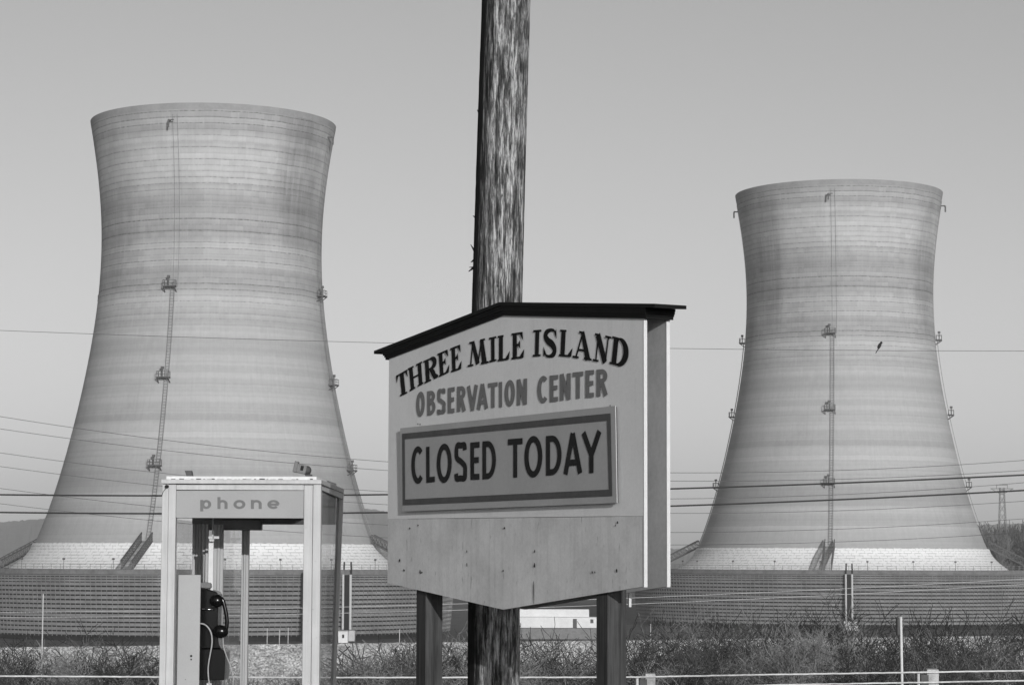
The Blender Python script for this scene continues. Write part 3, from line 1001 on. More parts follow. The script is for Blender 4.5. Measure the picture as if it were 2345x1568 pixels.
# ------------------------------------------------------------------ cable guard rail
GY = 36.0
q = P(1490, 1550, GY)
rail = empty('cable_guardrail', (q.x, GY, ground_z(q.x, GY)), 'roadside guard rail of bright steel cables on short timber posts', 'guard rail')
for pts in ([(-300, 1545), (0, 1547), (365, 1549), (800, 1550.5), (1440, 1549.6), (1641, 1545.7), (1933, 1541), (2345, 1534.8), (2700, 1529)],
            [(-300, 1583), (0, 1585), (800, 1588), (1440, 1578), (1800, 1567), (2345, 1557.5), (2700, 1552)]):
    xx = np.linspace(-300, 2700, 240)
    yy = np.interp(xx, [a for a, b in pts], [b for a, b in pts]) + np.array([random.Random(i).uniform(-.35, .35) for i in range(240)])
    mb = MB(); mb.tube([P(float(a), float(b), GY) for a, b in zip(xx, yy)], .0135, 6)
    mb.build('cable', M['rail_cable'], rail, smooth=True, fix=False)
for x0, x1, yt in ((1478, 1501, 1542), (2123, 2150, 1532), (-180, -155, 1540), (820, 845, 1575)):
    a = P(x0, yt, GY + .04); b = P(x1, yt, GY + .04)
    gz = ground_z(a.x, GY)
    mb = MB()
    mb.hexa([(a.x, a.y, gz - .2), (b.x, a.y, gz - .2), (b.x, a.y, a.z), (a.x, a.y, a.z)], [(a.x, a.y + .15, gz - .2), (b.x, a.y + .15, gz - .2), (b.x, a.y + .15, a.z + .01), (a.x, a.y + .15, a.z + .01)])
    o = mb.build('post', M['rail_post'], rail, bevel=.008)
    mb = MB()
    c = P(x0 - 9, yt + 20, GY)
    mb.box((c.x + .03, c.y + .08, c.z - .1), (.11, .12, .30))
    mb.build('bracket', M['steel_dark'], o)
    mb = MB(); mb.tube([(c.x - .06, c.y + .05, gz - .1), (c.x - .06, c.y + .05, c.z + .07)], .022, 8); mb.build('strut', M['rail_cable'], o)

# marker pipes
q = P(2063, 1412, 37.5); gz = ground_z(q.x, 37.5)
root = empty('marker_post', (q.x, 37.5, gz), 'white pipe post with a narrow dark plate at its top, behind the cable rail', 'marker post')
mb = MB(); b = P(2066, 1568, 37.5); mb.tube([(b.x + .01, 37.5, gz - .1), (b.x, 37.5, b.z), (q.x, 37.5, q.z)], .021, 10); mb.build('pipe', M['marker_post'], root, smooth=True)
mb = MB()
a = P(2053.5, 1414, 37.5); b = P(2059.5, 1454, 37.5)
mb.hexa([(a.x, 37.46, b.z), (b.x, 37.46, b.z), (b.x, 37.46, a.z), (a.x, 37.46, a.z)], [(a.x + .02, 37.72, b.z), (b.x + .004, 37.72, b.z), (b.x + .004, 37.72, a.z), (a.x + .02, 37.72, a.z)])
mb.build('plate', M['steel_dark'], root, bevel=.012)
pixpost('marker_post', 99, 1359, 58, .032, M['pipe_pale'], 'slender pale pole standing in the brush at the far left', 'marker post')

# ------------------------------------------------------------------ wooden utility pole
YP = 12.1
def polept(xc, y): return P(xc, y, YP)
path = [(1133, -260, 109), (1159, 0, 112.5), (1153, 180, 113.5), (1146, 400, 114.5), (1137.5, 690, 116), (1133.5, 1000, 117), (1131, 1390, 118), (1131, 1568, 119)]
path[0] = (1164, -260, 111)
pts = []; rad = []
for xc, y, w in path:
    q = polept(xc, y); pts.append(q); rad.append(w / 2 / FPX * YP)
pts.append(Vector((pts[-1].x - .005, YP, -.3))); rad.append(rad[-1] * 1.03)
# resample and roughen the outline
root = empty('utility_pole', (pts[-1].x, YP, 0), 'weathered round wooden pole rising behind the sign', 'utility pole')
zz = [q.z for q in pts][::-1]
NZ, NA = 150, 48
zs_ = np.linspace(-.3, pts[0].z, NZ)
ra = np.random.default_rng(4)
ph = ra.random(12) * 6.28
mb = MB()
for z in zs_:
    cx_ = float(np.interp(z, zz, [q.x for q in pts][::-1])); rr_ = float(np.interp(z, zz, rad[::-1]))
    for k in range(NA):
        a = 2 * math.pi * k / NA
        w = 1 + .010 * math.sin(3 * a + ph[0] + z * .7) + .007 * math.sin(7 * a + ph[1] + z * 1.3) + .006 * math.sin(11 * a + ph[2] - z * 2.1) + ra.normal(0, .0025)
        mb.v.append((cx_ + rr_ * w * math.cos(a), YP + rr_ * w * math.sin(a), z))
for j in range(NZ - 1):
    for k in range(NA):
        mb.f.append((j * NA + k, j * NA + (k + 1) % NA, (j + 1) * NA + (k + 1) % NA, (j + 1) * NA + k))
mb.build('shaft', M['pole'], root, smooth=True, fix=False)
mb = MB()
for (xa, ya), (xb, yb), w in (((1084, 575), (1078, 560), .004), ((1083, 612), (1073, 622), .005), ((1083, 612), (1074, 612), .003), ((1098, 262), (1093, 252), .006), ((1088, 500), (1083, 494), .004), ((1082, 596), (1078, 601), .004)):
    mb.tube([P(xa + 3, ya, YP), P(xb, yb, YP)], [w * 1.6, w * .4], 5)
mb.build('splinter', M['bark_dark'], root, fix=False)

# ------------------------------------------------------------------ the sign
TH = R(28)
sd_ = Vector((math.sin(TH), -math.cos(TH), 0)); sn = Vector((-math.cos(TH), -math.sin(TH), 0))
S0 = P(1416, 1050, 10.1)
def SP(x, y, off=0.0):
    """point of the sign's front plane seen at picture position x, y, pushed out by off"""
    q = ray(x, y); o = Vector((0, 0, EYE))
    pl = S0 + sn * off
    return o + q * ((pl - o).dot(sn) / q.dot(sn))
def s_of(q): return (q - S0).dot(sd_)
def W(s, z, off=0.0):
    q = S0 + sd_ * s + sn * off
    return Vector((q.x, q.y, z))
sl = s_of(SP(889, 1050)); sr = s_of(SP(1473.5, 1050)); sm_ = (sl + sr) / 2
zl_t = SP(890, 822).z; zr_t = SP(1474, 729).z; za_t = SP(1157, 722).z
ze_t = (zl_t + zr_t) / 2 ; 
zl_b = SP(888, 1334).z; zr_b = SP(1475, 1342).z; za_b = SP(1152, 1395).z
seam_l = SP(889, 1188).z; seam_r = SP(1472, 1181).z
GAP = .096; TH_P = .014
base = W(sm_, 0, -GAP / 2)
sign = empty('roadside_sign', base, 'grey gable topped wooden sign for the observation center on two dark posts', 'sign')
def pent(off, top_extra=.03):
    return [W(sl, zl_b, off), W(sm_, za_b, off), W(sr, zr_b, off), W(sr, zr_t + top_extra, off), W(sm_, za_t + top_extra, off), W(sl, zl_t + top_extra, off)]
# front panel, upper and lower sheet
mb = MB(); mb.extr([W(sl, seam_l + .001, 0), W(sr, seam_r + .001, 0), W(sr, zr_t + .03, 0), W(sm_, za_t + .03, 0), W(sl, zl_t + .03, 0)], -sn * TH_P)
mb.build('upper_panel', M['sign_paint'], sign)
mb = MB(); mb.extr([W(sl, zl_b, -.0015), W(sm_, za_b, -.0015), W(sr, zr_b, -.0015), W(sr, seam_r - .001, -.0015), W(sl, seam_l - .001, -.0015)], -sn * (TH_P - .0015))
mb.build('lower_panel', M['sign_low'], sign)
# white painted edge strips
mb = MB(); mb.extr([W(sr + .0005, zr_b - .003, .001), W(sr + .006, zr_b - .003, .001), W(sr + .006, zr_t + .02, .001), W(sr + .0005, zr_t + .02, .001)], -sn * (TH_P + .002))
mb.build('edge_strip', M['white_edge'], sign)
# rear panel
ob = -GAP - TH_P
mb = MB(); mb.extr(pent(ob), -sn * TH_P)
mb.build('rear_panel', M['rear'] if 'rear' in M else M['sign_rear'] if 'sign_rear' in M else plain('grey_inner_face', .46, .75, .2, 0, .1, 5, 50), sign)
mb = MB(); mb.extr([W(sr + .0005, zr_b - .003, ob + .001), W(sr + .006, zr_b - .003, ob + .001), W(sr + .006, zr_t + .02, ob + .001), W(sr + .0005, zr_t + .02, ob + .001)], -sn * (TH_P + .002))
mb.build('edge_strip', M['white_edge'], sign)
# crown moulding and roof boards
mid_off = -(GAP + 2 * TH_P) / 2
def roof_layer(z0, z1, ohf, ext, name, mat):
    """a strip following both slopes: z0..z1 above the panel edge line, ohf out of each face, ext beyond each end"""
    f_ = ohf; b_ = -(GAP + 2 * TH_P) - .003 - ohf * .05
    kl = (za_t - zl_t) / (sm_ - sl); kr = (za_t - zr_t) / (sr - sm_)
    def prof(off): 
        L0, R0 = sl - ext, sr + ext
        return [W(L0, zl_t - kl * ext + z0, off), W(sm_, za_t + z0, off), W(R0, zr_t - kr * ext + z0, off),
                W(R0, zr_t - kr * ext + z1, off), W(sm_, za_t + z1, off), W(L0, zl_t - kl * ext + z1, off)]
    a = prof(f_); b = prof(b_)
    mb.add(a + b, [(0, 1, 4, 5), (1, 2, 3, 4), (6, 11, 10, 7), (7, 10, 9, 8), (0, 6, 7, 1), (1, 7, 8, 2), (2, 8, 9, 3), (3, 9, 10, 4), (4, 10, 11, 5), (5, 11, 6, 0)])
mb = MB()
roof_layer(.000, .012, .006, .030, '', None)
roof_layer(.0121, .022, .010, .036, '', None)
roof_layer(.0221, .034, .015, .042, '', None)
roof_layer(.0341, .045, .018, .046, '', None)
mould = mb.build('moulding', M['roof_black'], sign, fix=True)
mb = MB(); roof_layer(.0455, .061, .024, .13, '', None)
mb.build('roof_board', M['roof_black'], sign, fix=True)
# posts
def post_at(px_l, px_r, yref, name='post'):
    sA = s_of(SP(px_l, yref, -TH_P - .012)); sB = s_of(SP(px_r, yref, -TH_P - .012))
    w_ = .09
    o1 = -TH_P - .002; o2 = -TH_P - GAP + .002
    mb = MB()
    zt = .9 + EYE - .75
    a = [W(sA, -.4, o1), W(sB, -.4, o1), W(sB, zt, o1), W(sA, zt, o1)]
    b = [W(sA, -.4, o2), W(sB, -.4, o2), W(sB, zt, o2), W(sA, zt, o2)]
    mb.hexa(a, b)
    return mb.build(name, M['post_dark'], sign, bevel=.003), sA, sB
post_at(957.5, 979, 1400)
pr, sA, sB = post_at(1370, 1396, 1400)
mb = MB(); a = P(1440.4, 1342, 10.3); b = P(1446, 1389, 10.3)
mb.hexa([(a.x, 10.3, b.z), (b.x, 10.3, b.z), (b.x, 10.3, a.z), (a.x, 10.3, a.z)], [(a.x - .002, 10.33, b.z), (b.x - .002, 10.33, b.z), (b.x - .002, 10.33, a.z), (a.x - .002, 10.33, a.z)])
mb.build('sunlit_sliver', M['white_edge'], sign)  # white strip painted as sun catching the post's back edge
# nails, bleeding stains and the split in the lower sheet
mb = MB(); rq = random.Random(5)
for x, y, w, h in ((1472 * 0 + 915, 1282, 3, 8), (925, 1305, 4, 7), (962, 1308, 3, 12), (966, 1310, 3, 5), (1155, 1208, 4, 6), (1224, 1262, 3, 9), (1224, 1294, 4, 12), (1222, 1356, 2.4, 56), (1152, 1306, 3, 5), (1356, 1310, 3, 7), (1362, 1310, 3, 6), (1412, 1306, 4, 10), (1414, 1196, 4, 7), (1409, 1203, 3, 4), (957, 1202, 3, 5), (938, 1209, 3, 5), (962, 971, 2, 4), (957, 970, 2, 4), (1397, 929, 2, 6), (1069, 1262, 2, 6), (1069, 1292, 2, 10)):
    n = 9
    poly = []
    for k in range(n):
        a = 2 * math.pi * k / n; j = rq.uniform(.6, 1.1)
        poly.append(SP(x + w / 2 * math.cos(a) * j, y + h / 2 * math.sin(a) * (j if h < 20 else 1), .0025))
    mb.add(poly, [tuple(range(n))])
mb.build('nail_stain', M['letter_dark'], sign, fix=False)

# ---- lettering: each glyph is drawn with pen strokes inside its own box
def crom(p, n=8):
    out = []
    q = [p[0]] + list(p) + [p[-1]]
    for i in range(1, len(q) - 2):
        for k in range(n):
            t = k / n
            out.append(tuple(.5 * ((2 * q[i][c]) + (-q[i - 1][c] + q[i + 1][c]) * t + (2 * q[i - 1][c] - 5 * q[i][c] + 4 * q[i + 1][c] - q[i + 2][c]) * t * t + (-q[i - 1][c] + 3 * q[i][c] - 3 * q[i + 1][c] + q[i + 2][c]) * t ** 3) for c in range(len(p[0]))))
    out.append(tuple(p[-1]))
    return out
def arc(cx, cy, rx, ry, a0, a1, n=28):
    return [(cx + rx * math.cos(R(a0 + (a1 - a0) * k / n)), cy + ry * math.sin(R(a0 + (a1 - a0) * k / n))) for k in range(n + 1)]
def gothic(ch, tx, ty):
    """strokes in a unit box; tx, ty: pen width across and along, as parts of the box"""
    a, b = tx / 2, ty / 2
    L = lambda *p: list(p)
    if ch == 'O': return [arc(.5, .5, .5 - a, .5 - b, 0, 360, 48)]
    if ch == 'C': return [arc(.54, .5, .54 - a, .5 - b, 48, 312, 44)]
    if ch == 'S': return [crom([(1 - a * 1.05, .79), (.80, .92), (.54, 1 - b), (.24, .93), (a, .76), (.22, .60), (.54, .50), (.82, .38), (1 - a, .24), (.80, .07), (.48, b), (.18, .08), (a * .9, .21)])]
    if ch == 'E': return [L((a, 0), (a, 1)), L((a, 1 - b), (1, 1 - b)), L((a, .52), (.93, .52)), L((a, b), (1, b))]
    if ch == 'D': return [L((a, 0), (a, 1)), L((a, 1 - b), (.38, 1 - b)) + arc(.40, .5, .60 - a, .5 - b, 88, -88, 26) + L((.38, b), (a, b))]
    if ch == 'B': return [L((a, 0), (a, 1)), L((a, 1 - b), (.42, 1 - b)) + arc(.45, .755, .50 - a, .245 - b, 88, -88, 16) + L((.42, .51 + b * .0), (a, .51)), L((a, .51), (.45, .51)) + arc(.48, .255 + b * .0, .52 - a, .255 - b * .5, 88, -88, 16)[0:0] + arc(.48, .51 / 2 + b / 2, .52 - a, .51 / 2 - b / 2, 88, -88, 18) + L((.42, b), (a, b))]
    if ch == 'R': return [L((a, 0), (a, 1)), L((a, 1 - b), (.45, 1 - b)) + arc(.50, .74, .48 - a, .26 - b, 88, -88, 16) + L((.45, .48 + b), (a, .48 + b)), L((.50, .50), (1 - a, 0))]
    if ch == 'V': return [L((a, 1), (.5, .0)), L((1 - a, 1), (.5, .0))]
    if ch == 'A': return [L((a, 0), (.5, 1.0)), L((1 - a, 0), (.5, 1.0)), L((.25, .28), (.75, .28))]
    if ch == 'T': return [L((.5, 0), (.5, 1 - ty)), L((0, 1 - b), (1, 1 - b))]
    if ch == 'I': return [L((.5, 0), (.5, 1))]
    if ch == 'L': return [L((a, 0), (a, 1)), L((a, b), (1, b))]
    if ch == 'N': return [L((a, 0), (a, 1)), L((1 - a, 0), (1 - a, 1)), L((a, 1 - b * .2), (1 - a, b * .2))]
    if ch == 'Y': return [L((a, 1), (.5, .43)), L((1 - a, 1), (.5, .43)), L((.5, 0), (.5, .47))]
    if ch == 'p': return [L((a, -.27), (a, 1)), arc(.55, .5, .45 - a, .5 - b, 0, 360, 36)]
    if ch == 'h': return [L((a, 0), (a, 1.32)), L((a, .55)) + arc(.5, .56, .5 - a, .44 - b, 170, 0, 18) + L((1 - a, .5), (1 - a, 0))]
    if ch == 'n': return [L((a, 0), (a, 1)), L((a, .55)) + arc(.5, .56, .5 - a, .44 - b, 170, 0, 18) + L((1 - a, .5), (1 - a, 0))]
    if ch == 'o': return [arc(.5, .5, .5 - a, .5 - b, 0, 360, 40)]
    if ch == 'e': return [arc(.5, .5, .5 - a, .5 - b, 0, 318, 36), L((a, .49), (1 - a * .6, .49))]
    return []
def serif(ch):
    """(points, widths) in a unit-height box; returns strokes [(x, y, w)] and polygons"""
    st = []; po = []
    K = .235          # thick stem
    k = .07           # thin stroke
    def stem(x0, x1=None, y0=0, y1=1, w=K):
        x1 = x0 if x1 is None else x1
        st.append([(x0, y0, w), (x1, y1, w)])
    def slab(x, y, w):
        st.append([(x - w / 2, y, k), (x + w / 2, y, k)])
    def wedge(a, b, c): po.append((a, b, c))
    lo, hi = k / 2, 1 - k / 2
    if ch == 'I': stem(.5, w=.42); slab(.5, lo, 1.0); slab(.5, hi, 1.0)
    if ch == 'T':
        stem(.5, w=.30); slab(.5, lo, .62); slab(.5, hi, 1.0)
        wedge((0, .98), (.22, .96), (.0, .66)); wedge((1, .98), (.78, .96), (1.0, .66))
    if ch == 'H':
        stem(.20, w=.22); stem(.80, w=.22); st.append([(.2, .5, k), (.8, .5, k)])
        for x in (.20, .80): slab(x, lo, .42); slab(x, hi, .42)
    if ch in 'EL':
        stem(.26, w=.28); slab(.28, lo, .56); slab(.24, hi, .48)
        st.append([(.26, lo, k), (.9, lo, k)]); wedge((.60, .03), (.93, .02), (1.0, .34))
        if ch == 'E':
            st.append([(.26, hi, k), (.9, hi, k)]); st.append([(.26, .53, k), (.68, .53, k)])
            wedge((.64, .97), (.92, .98), (.94, .66)); wedge((.50, .53), (.70, .36), (.70, .70))
    if ch == 'R':
        stem(.24, w=.25); slab(.24, lo, .48); slab(.2, hi, .40)
        st.append([(.24, hi, k), (.5, hi, k)] + [(x, y, w) for (x, y), w in zip(arc(.5, .75, .32, .215, 88, -88, 12), [.08, .12, .17, .21, .24, .26, .27, .26, .24, .21, .17, .12, .08])] + [(.3, .53, k)])
        st.append([(.50, .52, .18), (.66, .30, .25), (.78, .10, .22), (1.0, .05, .08)])
    if ch == 'M':
        st.append([(.13, 0, .06), (.20, 1, .06)]); st.append([(.20, .98, .18), (.48, .04, .17)]); st.append([(.50, .05, .055), (.74, .98, .055)]); st.append([(.76, .98, .19), (.80, .03, .20)])
        slab(.13, lo, .28); slab(.14, hi, .30); slab(.82, lo, .36); slab(.83, hi, .30)
    if ch == 'N':
        st.append([(.20, 0, .07), (.20, .96, .07)]); st.append([(.82, .05, .07), (.82, 1, .07)]); st.append([(.17, .97, .26), (.80, .03, .24)])
        slab(.20, lo, .38); slab(.16, hi, .32); slab(.82, hi, .36)
    if ch == 'A':
        st.append([(.15, 0, .07), (.52, .97, .07)]); st.append([(.50, .99, .20), (.82, 0, .25)]); st.append([(.26, .32, k), (.72, .32, k)])
        slab(.15, lo, .34); slab(.82, lo, .42); slab(.44, hi, .30)
    if ch == 'D':
        stem(.24, w=.24); slab(.24, lo, .48); slab(.2, hi, .40)
        n = 20
        st.append([(.2, hi, k), (.42, hi, k)] + [(x, y, .08 + .19 * math.sin(math.pi * i / n)) for i, (x, y) in enumerate(arc(.42, .5, .46, .465, 88, -88, n))] + [(.2, lo, k)])
    if ch == 'S':
        st.append(crom([(.90, .80, .07), (.76, .94, .09), (.50, .965, .11), (.24, .88, .20), (.17, .74, .24), (.34, .58, .24), (.64, .46, .25), (.82, .28, .25), (.76, .11, .20), (.50, .035, .10), (.24, .06, .09), (.10, .22, .07)]))
        wedge((.93, 1.0), (.96, .64), (.80, .84)); wedge((.05, .0), (.03, .38), (.20, .18))
    return st, po

LCOUNT = [0]
def draw(mb, quad, mapper, strokes, polys, lift):
    """strokes: list of [(x, y, wx, wy)] in the unit box; mapper(picture x, picture y, lift) -> world"""
    TLq, TRq, BRq, BLq = [mapper(q[0], q[1], 0) for q in quad]
    hl = ((TLq - BLq).length + (TRq - BRq).length) / 2
    wl = ((TRq - TLq).length + (BRq - BLq).length) / 2
    nrm = (TRq - TLq).cross(BLq - TLq).normalized()
    if nrm.y > 0: nrm = -nrm
    cnt = [0]
    def place(u, v):
        q = (BLq * (1 - u) + BRq * u) * (1 - v) + (TLq * (1 - u) + TRq * u) * v
        return q + nrm * (lift + cnt[0] * .00025)
    for stn in strokes:
        cnt[0] += 1
        pts_ = [(x * wl, y * hl) for x, y, wx, wy in stn]
        L_, R_ = [], []
        n = len(pts_)
        closed = n > 8 and abs(pts_[0][0] - pts_[-1][0]) + abs(pts_[0][1] - pts_[-1][1]) < 1e-6
        for i in range(n):
            def nn(a, b):
                dx, dy = pts_[b][0] - pts_[a][0], pts_[b][1] - pts_[a][1]
                l = math.hypot(dx, dy) or 1
                return (-dy / l, dx / l)
            if closed and i in (0, n - 1):
                n1, n2 = nn(n - 2, n - 1), nn(0, 1)
            else:
                n1 = nn(max(i - 1, 0), max(i, 1)) ; n2 = nn(min(i, n - 2), min(i + 1, n - 1))
            ax, ay = n1[0] + n2[0], n1[1] + n2[1]
            l = math.hypot(ax, ay) or 1
            ax, ay = ax / l, ay / l
            c = max(.55, ax * n1[0] + ay * n1[1])
            wx, wy = stn[i][2] * wl / 2 / c, stn[i][3] * hl / 2 / c
            L_.append((pts_[i][0] + ax * wx, pts_[i][1] + ay * wy)); R_.append((pts_[i][0] - ax * wx, pts_[i][1] - ay * wy))
        vs = [place(x / wl, y / hl) for x, y in L_] + [place(x / wl, y / hl) for x, y in R_]
        mb.add(vs, [(i, i + 1, n + i + 1, n + i) for i in range(n - 1)])
    for tri in polys:
        cnt[0] += 1
        mb.add([place(x, y) for x, y in tri], [tuple(range(len(tri)))])
def word(mb, glyphs, tf, mapper, style, lift, stem_w=None, bar=None):
    for ch, TLc, TRc, BRc, BLc in glyphs:
        quad = [tf(*q) for q in (TLc, TRc, BRc, BLc)]
        if style == 'serif':
            st, po = serif(ch)
            st = [[(x, y, min(.5, w * 1.15), min(.3, w * 1.1)) for x, y, w in s_] for s_ in st]
            for s_ in st:   # horizontal hairlines keep their thickness in height
                pass
            draw(mb, quad, mapper, st, po, lift)
        else:
            q = [mapper(a, b, 0) for a, b in quad]
            wl = ((q[1] - q[0]).length + (q[2] - q[3]).length) / 2; hl = ((q[0] - q[3]).length + (q[1] - q[2]).length) / 2
            tx = min(.95, stem_w * hl / wl); ty = bar
            st = gothic(ch, tx if ch != 'I' else 1.0, ty)
            if ch == 'I': tx = 1.0
            draw(mb, quad, mapper, [[(x, y, tx, ty) for x, y in s_] for s_ in st], [], lift)
z4 = lambda x, y: ((1400 + x / 3.1357) / 1.641, (1100 + y / 3.1357) / 1.641)
z5 = lambda x, y: ((2000 + x / 3.1355) / 1.641, (1100 + y / 3.1355) / 1.641)
z8 = lambda x, y: ((1400 + x / 2.345) / 1.641, (1500 + y / 2.345) / 1.641)
zp = lambda x, y: ((600 + x / 3.257) / 1.641, (1750 + y / 3.257) / 1.641)
mb = MB()
word(mb, [('T', (283, 978), (413, 903), (442, 1166), (305, 1234)), ('H', (422, 893), (590, 808), (607, 1068), (447, 1160)),
          ('R', (605, 805), (762, 735), (782, 992), (620, 1070)), ('E', (770, 720), (905, 662), (918, 930), (790, 992)),
          ('E', (922, 655), (1052, 605), (1062, 892), (932, 938)), ]  , z4, SP, 'serif', .0025); mb.build('lettering', M['letter_black'], sign, fix=False); mb = MB()
word(mb, [('M', (1150, 582), (1337, 536), (1378, 824), (1130, 872)),
          ('I', (1380, 530), (1465, 512), (1467, 800), (1383, 820)), ('L', (1482, 510), (1628, 482), (1625, 784), (1481, 808)),
          ('E', (1645, 480), (1790, 458), (1800, 764), (1643, 785))], z4, SP, 'serif', .0025)
mb.build('lettering', M['letter_black'], sign, fix=False)
mb = MB()
word(mb, [('I', (20, 442), (116, 434), (106, 746), (13, 752)), ('S', (138, 430), (302, 425), (297, 757), (131, 757)),
          ('L', (337, 434), (492, 442), (480, 757), (321, 746)), ('A', (512, 442), (690, 470), (702, 797), (487, 762)),
          ('N', (750, 475), (940, 518), (900, 838), (719, 800)), ('D', (952, 510), (1150, 562), (1124, 882), (917, 834))], z5, SP, 'serif', .0025)
mb.build('lettering', M['letter_black'], sign, fix=False)
mb = MB()
word(mb, [('O', (519, 1178), (621, 1150), (622, 1440), (520, 1476)), ('B', (648, 1160), (748, 1145), (748, 1425), (648, 1448)),
          ('S', (768, 1142), (864, 1122), (866, 1412), (768, 1440)), ('E', (892, 1122), (975, 1107), (973, 1410), (890, 1420)),
          ('R', (1002, 1106), (1103, 1090), (1110, 1393), (998, 1402)), ('V', (1115, 1100), (1250, 1080), (1250, 1376), (1117, 1394)),
          ('A', (1232, 1082), (1370, 1066), (1370, 1362), (1232, 1380)), ('T', (1367, 1066), (1480, 1050), (1480, 1344), (1368, 1362)),
          ('I', (1495, 1052), (1533, 1047), (1533, 1345), (1497, 1350)), ('O', (1562, 1036), (1684, 1016), (1684, 1326), (1562, 1348)),
          ('N', (1706, 1022), (1829, 1008), (1826, 1312), (1706, 1326))], z4, SP, 'gothic', .0025, .30, .17)
mb.build('lettering', M['letter_mid'], sign, fix=False)
mb = MB()
word(mb, [('C', (66, 986), (195, 970), (195, 1290), (66, 1308)), ('E', (212, 975), (312, 965), (312, 1275), (212, 1288)),
          ('N', (332, 958), (462, 945), (459, 1256), (332, 1272)), ('T', (482, 938), (610, 925), (605, 1240), (484, 1250)),
          ('E', (632, 915), (737, 907), (735, 1228), (632, 1238)), ('R', (763, 905), (892, 893), (902, 1208), (762, 1224))], z5, SP, 'gothic', .0025, .30, .17)
mb.build('lettering', M['letter_mid'], sign, fix=False)

# notice board standing off the panel
BO = .018
board = None
mb = MB()
BQ = [z8(*q) for q in ((244, 254), (2138, 57), (2152, 912), (258, 988))]
fr_ = [SP(x, y, BO) for x, y in BQ]
mb.extr(fr_, -sn * .0045)
board = mb.build('notice_board', M['board'], sign); board['label'] = 'grey notice board with dark border reading CLOSED TODAY'
bc = (fr_[0] + fr_[1] + fr_[2] + fr_[3]) / 4
mb = MB()
ins = [bc + (q - bc) * .985 - sn * .005 for q in fr_]
mb.extr(ins, -sn * (BO - .006)); mb.build('gap_shade', M['dark_inside'], board)  # black block puts the shade of the stand-off gap into colour
mb = MB()
out_ = [z8(*q) for q in ((260, 302), (2097, 122), (2112, 850), (266, 932))]
inn_ = [z8(*q) for q in ((283, 350), (2065, 187), (2083, 793), (287, 880))]
vs = [SP(x, y, BO + .002) for x, y in out_ + inn_]
mb.add(vs, [(0, 1, 5, 4), (1, 2, 6, 5), (2, 3, 7, 6), (3, 0, 4, 7)])
mb.build('border', M['border'], board, fix=False)
mb = MB()
word(mb, [('C', (344, 420), (452, 406), (456, 738), (347, 750)), ('L', (475, 418), (552, 410), (553, 727), (477, 735)),
          ('O', (569, 396), (701, 382), (701, 728), (569, 744)), ('S', (726, 386), (834, 372), (837, 714), (726, 726)),
          ('E', (865, 380), (947, 372), (947, 705), (867, 708)), ('D', (972, 370), (1090, 360), (1093, 695), (972, 705)),
          ]  , z8, lambda x, y, o: SP(x, y, BO), 'gothic', .002, .215, .155); mb.build('lettering', M['letter_dark'], board, fix=False); mb = MB()
word(mb, [('T', (1197, 350), (1326, 340), (1326, 685), (1197, 692)), ('O', (1342, 328), (1499, 314), (1501, 680), (1342, 696)),
          ('D', (1532, 322), (1669, 312), (1670, 660), (1532, 672)), ('A', (1685, 302), (1853, 295), (1853, 650), (1685, 662)),
          ('Y', (1843, 294), (2024, 277), (2022, 645), (1845, 652))], z8, lambda x, y, o: SP(x, y, BO), 'gothic', .002, .215, .155)
mb.build('lettering', M['letter_dark'], board, fix=False)

# ------------------------------------------------------------------ telephone booth
YF, YR = 13.1, 14.0
def Fp(x, y, dy=0.0): return P(x, y, YF + dy)
q = P(553, 1283, YF)
booth = empty('phone_booth', (q.x, YF + .45, 0), 'aluminium and glass phone booth standing left of the sign', 'phone booth')
GYF = 1283 + EYE / YF * FPX          # picture height of the ground under the front
def pxbox(mb, x0, x1, y0, y1, Y, th, toground=False):
    """upright box: front face at depth Y between picture columns x0, x1 (measured at the top) and heights y0, y1"""
    a = P(x0, y0, Y); b = P(x1, y0, Y)
    zb = 0.0 if toground else P(x0, y1, Y).z
    mb.hexa([(a.x, Y, zb), (b.x, Y, zb), (b.x, Y, b.z), (a.x, Y, a.z)], [(a.x, Y + th, zb), (b.x, Y + th, zb), (b.x, Y + th, b.z), (a.x, Y + th, a.z)])
# front posts
mb = MB(); pxbox(mb, 371.5, 386, 1108, 0, YF, .07, True); o = mb.build('post', M['alu'], booth, bevel=.003)
mb = MB(); pxbox(mb, 386.4, 403.5, 1108.5, 0, YF + .006, .06, True); mb.build('jamb', M['alu'], o, bevel=.003)
mb = MB(); pxbox(mb, 717.2, 735.5, 1108, 0, YF, .07, True); o = mb.build('post', M['alu'], booth, bevel=.003)
mb = MB(); pxbox(mb, 696.5, 716.6, 1110, 0, YF + .004, .06, True); mb.build('jamb', M['alu'], o, bevel=.003)
# header
mb = MB(); pxbox(mb, 403.8, 696.2, 1109.5, 1121, YF + .004, .06); mb.build('header', M['alu'], booth, bevel=.002)
mb = MB(); pxbox(mb, 403.8, 696.2, 1121.2, 1186, YF + .075, .01); mb.build('header_gap_shade', M['black_gap'], booth)  # black sheet paints the gap's shadow line above the name panel
mb = MB(); pxbox(mb, 404.2, 695.8, 1122.8, 1185, YF + .012, .012)
fas = mb.build('name_panel', M['fascia'], booth)
mb = MB()
mpF = lambda x, y, o: P(x, y, YF + .012)
def xh(x0, x1, y0=415, y1=525): return ((x0, y0), (x1, y0), (x1, y1), (x0, y1))
word(mb, [('p',) + xh(497, 632), ('h',) + xh(708, 832), ('o',) + xh(904, 1050), ('n',) + xh(1117, 1250), ('e',) + xh(1319, 1468)], zp, mpF, 'gothic', .002, .34, .26)
mb.build('phone_lettering', M['phone_letter'], fas, fix=False)
